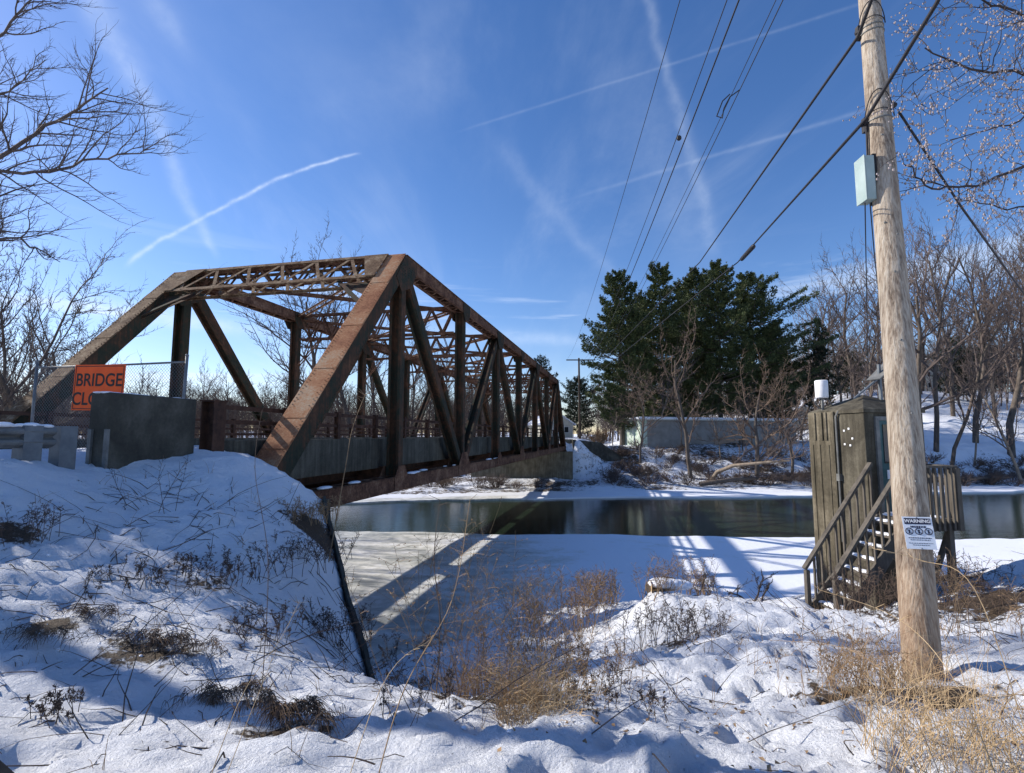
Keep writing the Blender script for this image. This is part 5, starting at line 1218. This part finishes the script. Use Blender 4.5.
clumps = [(500, 690, 4.1, 'weedy', 46, .46, .4, 1.15, 'weed', 'tall tangled brown weed clump in the middle of the snowy foreground'),
          (490, 695, 4.2, 'blades', 520, .42, .18, .5, 'straw', 'dense clump of dry brown grass at the left foot of the tall weeds'),
          (535, 740, 3.25, 'blades', 420, .24, .15, .45, 'straw', 'low straw coloured tuft matted in the snow in front of the tall weeds'),
          (590, 690, 4.4, 'weedy', 44, .45, .25, .6, 'weed', 'short brown weeds poking from snow right of the tall clump'),
          (585, 590, 9.5, 'weedy', 44, .45, .5, 1.1, 'weed', 'rusty brown weed patch at the bank edge before the shaded ice'),
          (540, 600, 8.5, 'weedy', 40, .5, .7, 1.4, 'weed', 'feathery tan goldenrod stalks standing against the shaded ice'),
          (600, 585, 11.5, 'weedy', 50, .4, .4, .9, 'weed', 'darker weed bush at the top of the snow bank before the ice'),
          (700, 585, 11.5, 'weedy', 40, .5, .4, 1.0, 'weed', 'brown weeds standing behind the snow mound before the river'),
          (560, 720, 3.6, 'weedy', 30, .35, .15, .4, 'weed', 'sparse low weeds between the tall clump and the trampled path'),
          (620, 735, 3.3, 'weedy', 16, .3, .1, .3, 'weeddark', 'few dark sprigs in the snow right of the straw tuft'),
          (400, 745, 3.1, 'weedy', 14, .3, .15, .5, 'weeddark', 'dark thin sprigs left of the tall weeds near the bottom edge'),
          (660, 600, 8.6, 'weedy', 26, .35, .3, .8, 'weed', 'brown stems around the snow covered log'),
          (120, 590, 5.0, 'weedy', 20, .4, .1, .3, 'weeddark', 'thin dark sprigs in the left part of the bank'),
          (260, 640, 4.8, 'weedy', 30, .4, .1, .32, 'weeddark', 'dark sprigs between the grass mats and the steep wall edge'),
          (60, 720, 3.1, 'weedy', 14, .13, .08, .2, 'weeddark', 'tiny dark sprigs near the lower left corner'),
          (640, 640, 7.2, 'weedy', 14, .3, .4, .8, 'weeddark', 'dark bare stems beside the snow covered log'),
          (690, 640, 7.0, 'weedy', 50, .5, .25, .55, 'weeddark', 'dark low brush in the snow right of the log'),
          (430, 720, 3.9, 'weedy', 7, .25, .9, 1.5, 'weed', 'few tall thin weed stalks rising left of the brown clump'),
          (440, 560, 6.5, 'weedy', 6, .25, 1.3, 1.9, 'weed', 'tall spindly weeds rising in front of the sunlit ice'),
          (880, 690, 3.9, 'blades', 300, .40, .25, .55, 'weed', 'thick brown grass clump at the foot of the utility pole'),
          (850, 700, 3.8, 'weedy', 20, .35, .3, .65, 'weed', 'low brown brush left of the utility pole'),
          (985, 745, 2.6, 'blades', 520, .50, .25, .6, 'straw', 'golden dry grass clump filling the lower right corner'),
          (1010, 640, 5.2, 'weedy', 26, .7, .5, 1.0, 'weed', 'reddish brown weeds at the right edge beyond the pole'),
          (975, 610, 7.5, 'weedy', 90, .9, .3, .7, 'weeddark', 'dark brush patch right of the pole near the river bank'),
          (940, 590, 10.5, 'weedy', 80, 1.3, .4, .9, 'weeddark', 'dark brush under the railed landing of the stairs'),
          (870, 625, 8.6, 'weedy', 60, .6, .35, .85, 'weeddark', 'dark tangle of stems under the wooden stairs'),
          (310, 540, 9.2, 'weedy', 50, .45, .25, .5, 'weed', 'brown weeds at the top corner of the steep bank by the wing wall'),
          (300, 590, 7.2, 'weedy', 60, .7, .25, .5, 'weeddark', 'dark weeds tangled low on the steep bank near the wing wall'),
          (210, 570, 5.8, 'weedy', 70, .6, .12, .32, 'weeddark', 'dark matted weeds in the middle of the snowy bank'),
          (150, 520, 7.0, 'weedy', 4, .3, .6, .9, 'weeddark', 'two or three bare stalks on the bank below the concrete block'),
          (330, 640, 6.2, 'weedy', 60, .5, .2, .5, 'weeddark', 'dark brambles low on the bank beside the wing wall'),
          (20, 520, 5.4, 'weedy', 20, .35, .2, .45, 'weeddark', 'brown weeds at the left edge under the guard rail'),
          (390, 660, 8.5, 'weedy', 20, .7, .2, .5, 'weeddark', 'dark twigs lying at the foot of the wing wall')]
for (px, py, D, kind, n_, rad, h0, h1, m, lb) in clumps:
    c = spot(px, py, D); mb = MB(); kr = max(1.0, D / 4.2)
    if kind == 'weedy': weedy(mb, rg_, c, n_, rad, h0, h1, 0.28, 0.0028 * kr, 12, 0.28 if m == 'weed' else 0.24)
    else: blades(mb, rg_, c, n_, rad, h0, h1, 0.7, 0.0022 * kr, 0.9)
    place(mb, 'weed_clump' if kind == 'weedy' else 'grass_clump', M[m], c, lb, 'weeds' if kind == 'weedy' else 'grass clump')
# flattened grass mats on the left bank
for (px, py, D, n_, rad, lb) in ((290, 742, 2.95, 420, .13, 'dark mat of flattened dead grass lowest on the snowy bank'), (232, 702, 3.5, 260, .14, 'small dark grass mat just above the lowest one on the bank'), (165, 660, 4.1, 420, .24, 'long mat of flattened brown grass across the middle of the bank'),
                              (95, 620, 4.4, 160, .14, 'small dark tuft above the left end of the long grass mat'), (45, 655, 3.9, 160, .2, 'brown tuft with snow at the left of the long grass mat'), (415, 700, 6.2, 120, .2, 'dark clod at the foot of the wing wall')):
    c = spot(px, py, D); mb = MB(); rng = random.Random(int(px))
    for i in range(int(n_ * 1.6)):
        x = c.x - 0.04 + max(-2.1, min(2.1, rng.gauss(0, 1))) * rad + 0.05 * math.sin(i * 0.9); y = c.y + 0.05 + rng.gauss(0, rad * 0.16) - 0.3 * (x - c.x) * math.sin(px) + 0.06 * math.sin((x - c.x) * 22); z = H(x, y) + 0.02 if i % 6 == 0 else c.z + (H(x, c.y) - c.z) * 0 + 0.03
        z = c.z + 0.05 + rng.uniform(0, .05); d = Vector((rng.gauss(0.3, .35), rng.gauss(-0.75, .25), rng.uniform(0.05, 0.55))).normalized(); q = [Vector((x, y, z))]; l = rng.uniform(0.05, 0.19)
        for s in range(4): q.append(q[-1] + d * l / 4); d = (d + Vector((0.04, -0.02, -0.34))).normalized()
        mb.tube(q, [0.0022, 0.0021, 0.0018, 0.0013, 0.0008], 3, False)
    place(mb, 'grass_mat', M['weedmid'], c, lb, 'grass clump')
# loose twigs / canes scattered: nobody could count them
rng = random.Random(9); mb = MB()
regions = [(-5.5, -1.3, 2.6, 8.5, 620), (-1.5, 6.5, 2.4, 9.0, 420), (3.5, 12, 5, 13, 320)]
for x0, x1, y0, y1, n_ in regions:
    for i in range(n_):
        x = rng.uniform(x0, x1); y = rng.uniform(y0, y1); z = H(x, y); a = rng.uniform(0, 6.28); l = rng.uniform(0.06, 0.5) if rng.random() < 0.85 else rng.uniform(0.5, 1.1)
        up__ = rng.uniform(0.0, 0.9) * (1 if rng.random() < 0.5 else 0.15)
        d = Vector((math.cos(a), math.sin(a), up__)).normalized(); q = [Vector((x, y, z - 0.01))]
        for s in range(4):
            p = q[-1] + d * l / 4; 
            if up__ < 0.15: p.z = H(p.x, p.y) + 0.012
            q.append(p); d = (d + Vector((rng.gauss(0, .16), rng.gauss(0, .16), rng.gauss(-0.05, .1)))).normalized()
        rr = rng.uniform(0.0015, 0.0035) * (1 + 0.12 * y); mb.tube(q, [rr, rr, rr * .8, rr * .6, rr * .4], 3, False)
o = mb.build('fallen_twigs', M['weeddark']); tag(o, 'loose twigs and dry stems scattered over the snow', 'twigs', kind='stuff')
mb = MB()
for i in range(420):   # thin grass poking through everywhere
    x = rng.uniform(-6, 9); y = rng.uniform(2.4, 10)
    if rng.random() < 0.5: x, y = rng.uniform(2, 8), rng.uniform(2.6, 7)
    blades(mb, rng, (x, y, H(x, y)), 3, 0.05, 0.08, 0.32, 0.6, 0.0018 * (1 + 0.1 * y), 0.5)
o = mb.build('dry_grass', M['weed']); tag(o, 'sparse dry grass poking through the snow', 'grass', kind='stuff')
# single stalks that cross the picture
stalks = [([(350, 773, 1.7), (400, 700, 2.0), (452, 600, 2.3), (470, 500, 2.4)], .0028, 'weed', 'long thin dry stalk leaning right in the lower middle of the picture'),
          ([(1010, 775, 2.2), (960, 690, 2.4), (900, 620, 2.7), (820, 590, 3.0)], .003, 'straw', 'long pale grass stem arching left across the pole'),
          ([(1024, 640, 2.6), (975, 590, 2.7), (920, 560, 2.9), (870, 548, 3.0)], .003, 'straw', 'pale dry stem arching over the pole from the right edge'),
          ([(950, 760, 2.3), (905, 700, 2.5), (850, 650, 2.8), (770, 640, 3.1)], .0025, 'weed', 'brown stem bending left below the stairs'),
          ([(190, 775, 1.9), (240, 700, 2.1), (280, 640, 2.3), (300, 600, 2.4)], .0018, 'straw', 'thin straw stalk in front of the flattened grass mats'),
          ([(205, 775, 1.9), (250, 715, 2.1), (276, 650, 2.3)], .0018, 'straw', 'short straw stalk beside the thin one before the grass mats'),
          ([(300, 773, 1.6), (380, 690, 2.0), (430, 640, 2.2)], .002, 'straw', 'pale stalk leaning right at the bottom left of the weeds'),
          ([(262, 690, 3.7), (268, 560, 3.9), (255, 470, 4.0), (262, 410, 4.0)], .0035, 'weeddark', 'tall dark stem on the bank crossing the foot of the end post'),
          ([(330, 520, 8.5), (345, 470, 8.5), (352, 430, 8.5), (365, 395, 8.5)], .009, 'weed', 'bare forked sapling in front of the bridge bottom chord'),
          ([(436, 700, 4.2), (440, 620, 4.2), (434, 560, 4.2), (440, 500, 4.2)], .0055, 'weeddark', 'dark upright stem before the truss shadow on the ice')]
for pts, r_, m, lb in stalks:
    W_ = [P(*p) for p in pts]; W_[0].z = min(W_[0].z, H(W_[0].x, W_[0].y)) if pts[0][1] < 760 else W_[0].z
    if pts[0][1] >= 760: W_[0] = Vector((W_[0].x, W_[0].y, H(W_[0].x, W_[0].y) - 0.02))
    q = []
    for i in range(len(W_) - 1):
        p0 = W_[max(0, i - 1)]; p1 = W_[i]; p2 = W_[i + 1]; p3 = W_[min(len(W_) - 1, i + 2)]
        for k in range(7):
            t = k / 7; q.append(0.5 * ((2 * p1) + (p2 - p0) * t + (2 * p0 - 5 * p1 + 4 * p2 - p3) * t * t + (3 * p1 - p0 - 3 * p2 + p3) * t ** 3))
    q.append(W_[-1]); mb = MB(); mb.tube(q, [r_ * (1 - 0.6 * i / len(q)) for i in range(len(q))], 4)
    for j in range(12):
        i = rng.randrange(len(q) // 2, len(q)); e = Vector((rng.gauss(0, 1), rng.gauss(0, 1), rng.uniform(0, 1))).normalized() * 0.05 * W_[0].y / 2; mb.tube([q[i], q[i] + e], [r_ * 0.5, r_ * 0.3], 3, False)
    place(mb, 'dry_stalk', M[m], W_[0].copy(), lb, 'stalk')
# cut log with snow
lg = empty('cut_log', spot(652, 586, 9.0) - Vector((0, 0, 0.05)), R(15), 'cut log with a pale sawn end and snow on top, on the bank edge', 'log')
mb = MB(); mb.tube([(0, 0, 0.10), (0.35, 0.25, 0.07), (0.7, 0.5, -0.02)], [0.13, 0.125, 0.12], 14); mb.build('trunk', M['bark'], lg, False)
mb = MB(); ring = [(-0.03 + 0.05 * math.cos(a), -0.02 + 0.115 * math.cos(a), 0.10 + 0.125 * math.sin(a)) for a in [k * math.pi / 7 for k in range(14)]]; mb.add(ring, [tuple(range(14))]); mb.build('sawn_end', M['straw'], lg)
mb = MB()
for i in range(9): mb.ball((0.13 + i * 0.085, 0.0 + i * 0.05, 0.17 - i * 0.022 + 0.008 * math.sin(i * 2.1)), 0.13 + 0.02 * math.sin(i * 1.7), 12, 8, (1.5, 1.4, 0.5))
mb.build('snow_cap', M['snow'], lg, True)
# small leaning sapling at the river edge
g0 = spot(752, 588, 12.0); mb = shrub_mesh(91, 3, 1.0, 0.7, 0.012, 3); o = mb.build('sapling', M['twigdark']); o.location = g0; tag(o, 'small dark leaning sapling at the snowy edge of the river', 'sapling')
# snow lumps kicked up along the path
mb = MB()
for i in range(240):
    x = rng.uniform(-0.5, 5.0); y = rng.uniform(2.3, 8.5); r_ = rng.uniform(0.004, 0.014)
    if i > 160: x = rng.uniform(-5, -1); y = rng.uniform(2.6, 6.5)
    mb.ball((x, y, H(x, y) + r_ * 0.3), r_, 6, 4, (1.3, 1, 0.8))
o = mb.build('snow_lumps', M['snow'], None, True); tag(o, 'small crumbs of kicked up snow', 'snow', kind='stuff')
# brown leaves
mb = MB()
for i in range(520):
    cx, cy, sx, sy = rng.choice(((3.0, 4.4, .9, .8), (2.3, 5.5, 1.0, 1.0), (0.4, 3.4, .7, .5), (5.5, 6.5, 1.6, 1.2), (1.6, 3.4, .8, .6)))
    x = rng.gauss(cx, sx); y = rng.gauss(cy, sy); z = H(x, y) + 0.01; a = rng.uniform(0, 6.28); l = rng.uniform(0.008, 0.022)
    u = Vector((math.cos(a), math.sin(a), rng.gauss(0, .4))) * l; v = Vector((-math.sin(a), math.cos(a), rng.gauss(0, .5))) * l * 0.6; c = Vector((x, y, z))
    mb.add([c - u, c + v, c + u, c - v + Vector((0, 0, 0.008))], [(0, 1, 2, 3)])
o = mb.build('fallen_leaves', M['weed']); tag(o, 'small brown leaves lying on the trampled snow', 'leaves', kind='stuff')
# dark timber end in the lower left corner
tb = empty('timber_post', P(8, 765, 1.9), 0, 'dark weathered timber end poking into the lower left corner', 'timber')
mb = MB(); mb.beam((-0.28, -0.05, 0.20), (0.05, 0.0, -0.12), 0.07, 0.06); mb.build('beam', M['oldwood'], tb, bevel=0.01)

# budding branches at the upper right, from a tree just outside the frame
bt = empty('budding_tree', (8.2, 5.6, H(8.2, 5.6)), 0, 'tree with budding branches reaching in at the upper right edge', 'tree')
rngb = random.Random(15); trk = MB(); crn = MB(); buds = MB()
z0 = 0.0; trk.tube([(0, 0, -0.2), (0.15, 0, 3), (-0.1, 0.1, 6), (0.1, 0, 8.5)], [0.16, 0.13, 0.09, 0.03], 10)
def limb(pts_px, r0, sub=16, sl=0.75):
    W_ = [P(*p) - Vector(bt.location) for p in pts_px]; q = []
    for i in range(len(W_) - 1):
        for k in range(5): q.append(W_[i].lerp(W_[i + 1], k / 5) + Vector((rngb.gauss(0, .012), rngb.gauss(0, .012), rngb.gauss(0, .012))))
    q.append(W_[-1]); n_ = len(q); crn.tube(q, [r0 * (1 - 0.75 * i / n_) for i in range(n_)], 5, False)
    def twig(p, d, l, r, lv):
        pts = [p]
        for s in range(5): d = (d + Vector((rngb.gauss(0, .16), rngb.gauss(0, .16), rngb.gauss(0.05, .16)))).normalized(); pts.append(pts[-1] + d * l / 5)
        crn.tube(pts, [r, r * .85, r * .7, r * .6, r * .5, r * .4], 3, False)
        for s in range(1, 6):
            for _ in range(1):
                c = pts[s] + Vector((rngb.gauss(0, .012), rngb.gauss(0, .012), rngb.gauss(0, .012))); rr = rngb.uniform(0.006, 0.014)
                if rngb.random() < 0.7: buds.ball(c, rr * 0.85, 5, 4, (1, 1, 1.3))
            if lv < 2 and rngb.random() < 0.62:
                perp = Quaternion(d, rngb.uniform(0, 6.28)) @ d.orthogonal().normalized(); twig(pts[s], (d * 0.6 + perp).normalized(), l * 0.5, r * 0.6, lv + 1)
    for j in range(sub):
        i = 3 + int((n_ - 4) * (j + rngb.random()) / sub); i = min(i, n_ - 1); base = (q[min(i, n_ - 1)] - q[i - 1]).normalized()
        perp = Quaternion(base, rngb.uniform(0, 6.28)) @ base.orthogonal().normalized(); twig(q[i], (base * 0.8 + perp * 0.9).normalized(), sl * rngb.uniform(0.5, 1.1), r0 * 0.3, 0)
limb([(1120, 110, 5.6), (1024, 72, 5.4), (970, 72, 5.2), (925, 48, 5.0)], 0.022, 16)
limb([(1120, 60, 5.6), (1040, 20, 5.4), (990, 5, 5.2), (950, -20, 5.0)], 0.02, 14)
limb([(1110, 200, 5.6), (1024, 168, 5.3), (975, 185, 5.1), (930, 190, 4.9), (905, 165, 4.8)], 0.02, 16, 0.6)
limb([(1120, 20, 6.0), (1050, 100, 5.8), (1010, 125, 5.6), (950, 140, 5.4)], 0.016, 12, 0.6)
limb([(1130, 240, 5.8), (1060, 200, 5.6), (1010, 210, 5.4), (960, 200, 5.3)], 0.016, 10, 0.5)
limb([(1130, -20, 6.0), (1060, -10, 5.6), (1020, 40, 5.2)], 0.016, 10, 0.6)
trk.build('trunk', M['bark'], bt, True); crn.build('crown', M['twigdark'], bt); buds.build('buds', M['bud'], bt)
# limbs of the left tree reaching into the frame
lt = empty('overhanging_tree', (-13.5, 7.0, H(-13.5, 7.0)), 0, 'dark bare tree leaning in from the upper left edge with arching limbs', 'bare tree')
trk = MB(); crn = MB(); rngb = random.Random(25); trk.tube([(0, 0, -0.3), (0.2, 0, 3), (0.1, 0.1, 6), (0.3, 0.3, 10)], [0.28, 0.24, 0.2, 0.07], 10)
prmL = dict(n=[14, 7, 5, 3], len=0.34, up=0.05, wig=0.13, rmin=0.004, ang=(25, 55), clear=0.15)
def limb2(pts_px, r0, n_sub, sl, mx=3):
    W_ = [P(*p) - Vector(lt.location) for p in pts_px]; q = []
    for i in range(len(W_) - 1):
        for k in range(5): q.append(W_[i].lerp(W_[i + 1], k / 5) + Vector((rngb.gauss(0, .03), rngb.gauss(0, .03), rngb.gauss(0, .03))))
    q.append(W_[-1]); n_ = len(q); crn.tube(q, [r0 * (1 - 0.85 * i / n_) for i in range(n_)], 6, False)
    for j in range(n_sub):
        i = 1 + int((n_ - 2) * (j + rngb.random()) / n_sub); i = min(i, n_ - 1); base = (q[i] - q[i - 1]).normalized()
        perp = Quaternion(base, rngb.uniform(0, 6.28)) @ base.orthogonal().normalized(); rr = r0 * (1 - 0.85 * i / n_) * 0.45 + 0.006
        grow(rngb, crn, crn, q[i], (base + perp * 0.8).normalized(), sl * rngb.uniform(0.5, 1.0) * (1.15 - 0.6 * i / n_), rr, 1, mx, dict(n=[0, 6, 5, 3], len=0.5, up=0.04, wig=0.13, rmin=0.0045, ang=(25, 55)))
D_ = 11
limb2([(-160, 260, D_), (-60, 200, D_), (10, 150, D_), (70, 112, D_), (108, 88, D_)], 0.075, 26, 1.9)
limb2([(-120, 220, D_), (-20, 172, D_), (50, 172, D_), (110, 158, D_), (155, 148, D_)], 0.05, 22, 1.6)
limb2([(-160, 120, D_), (-60, 60, D_), (-10, 45, D_), (25, 10, D_), (40, -30, D_)], 0.055, 18, 1.6)
limb2([(-150, 300, D_), (-40, 240, D_), (20, 240, D_), (60, 262, D_)], 0.045, 16, 1.5)
limb2([(-140, 60, D_), (-40, 100, D_), (10, 92, D_), (45, 60, D_)], 0.04, 16, 1.3)
trk.build('trunk', M['bark'], lt, True); crn.build('crown', M['twig'], lt)
print('verts ground', nx, ny, 'objects', len(bpy.data.objects))
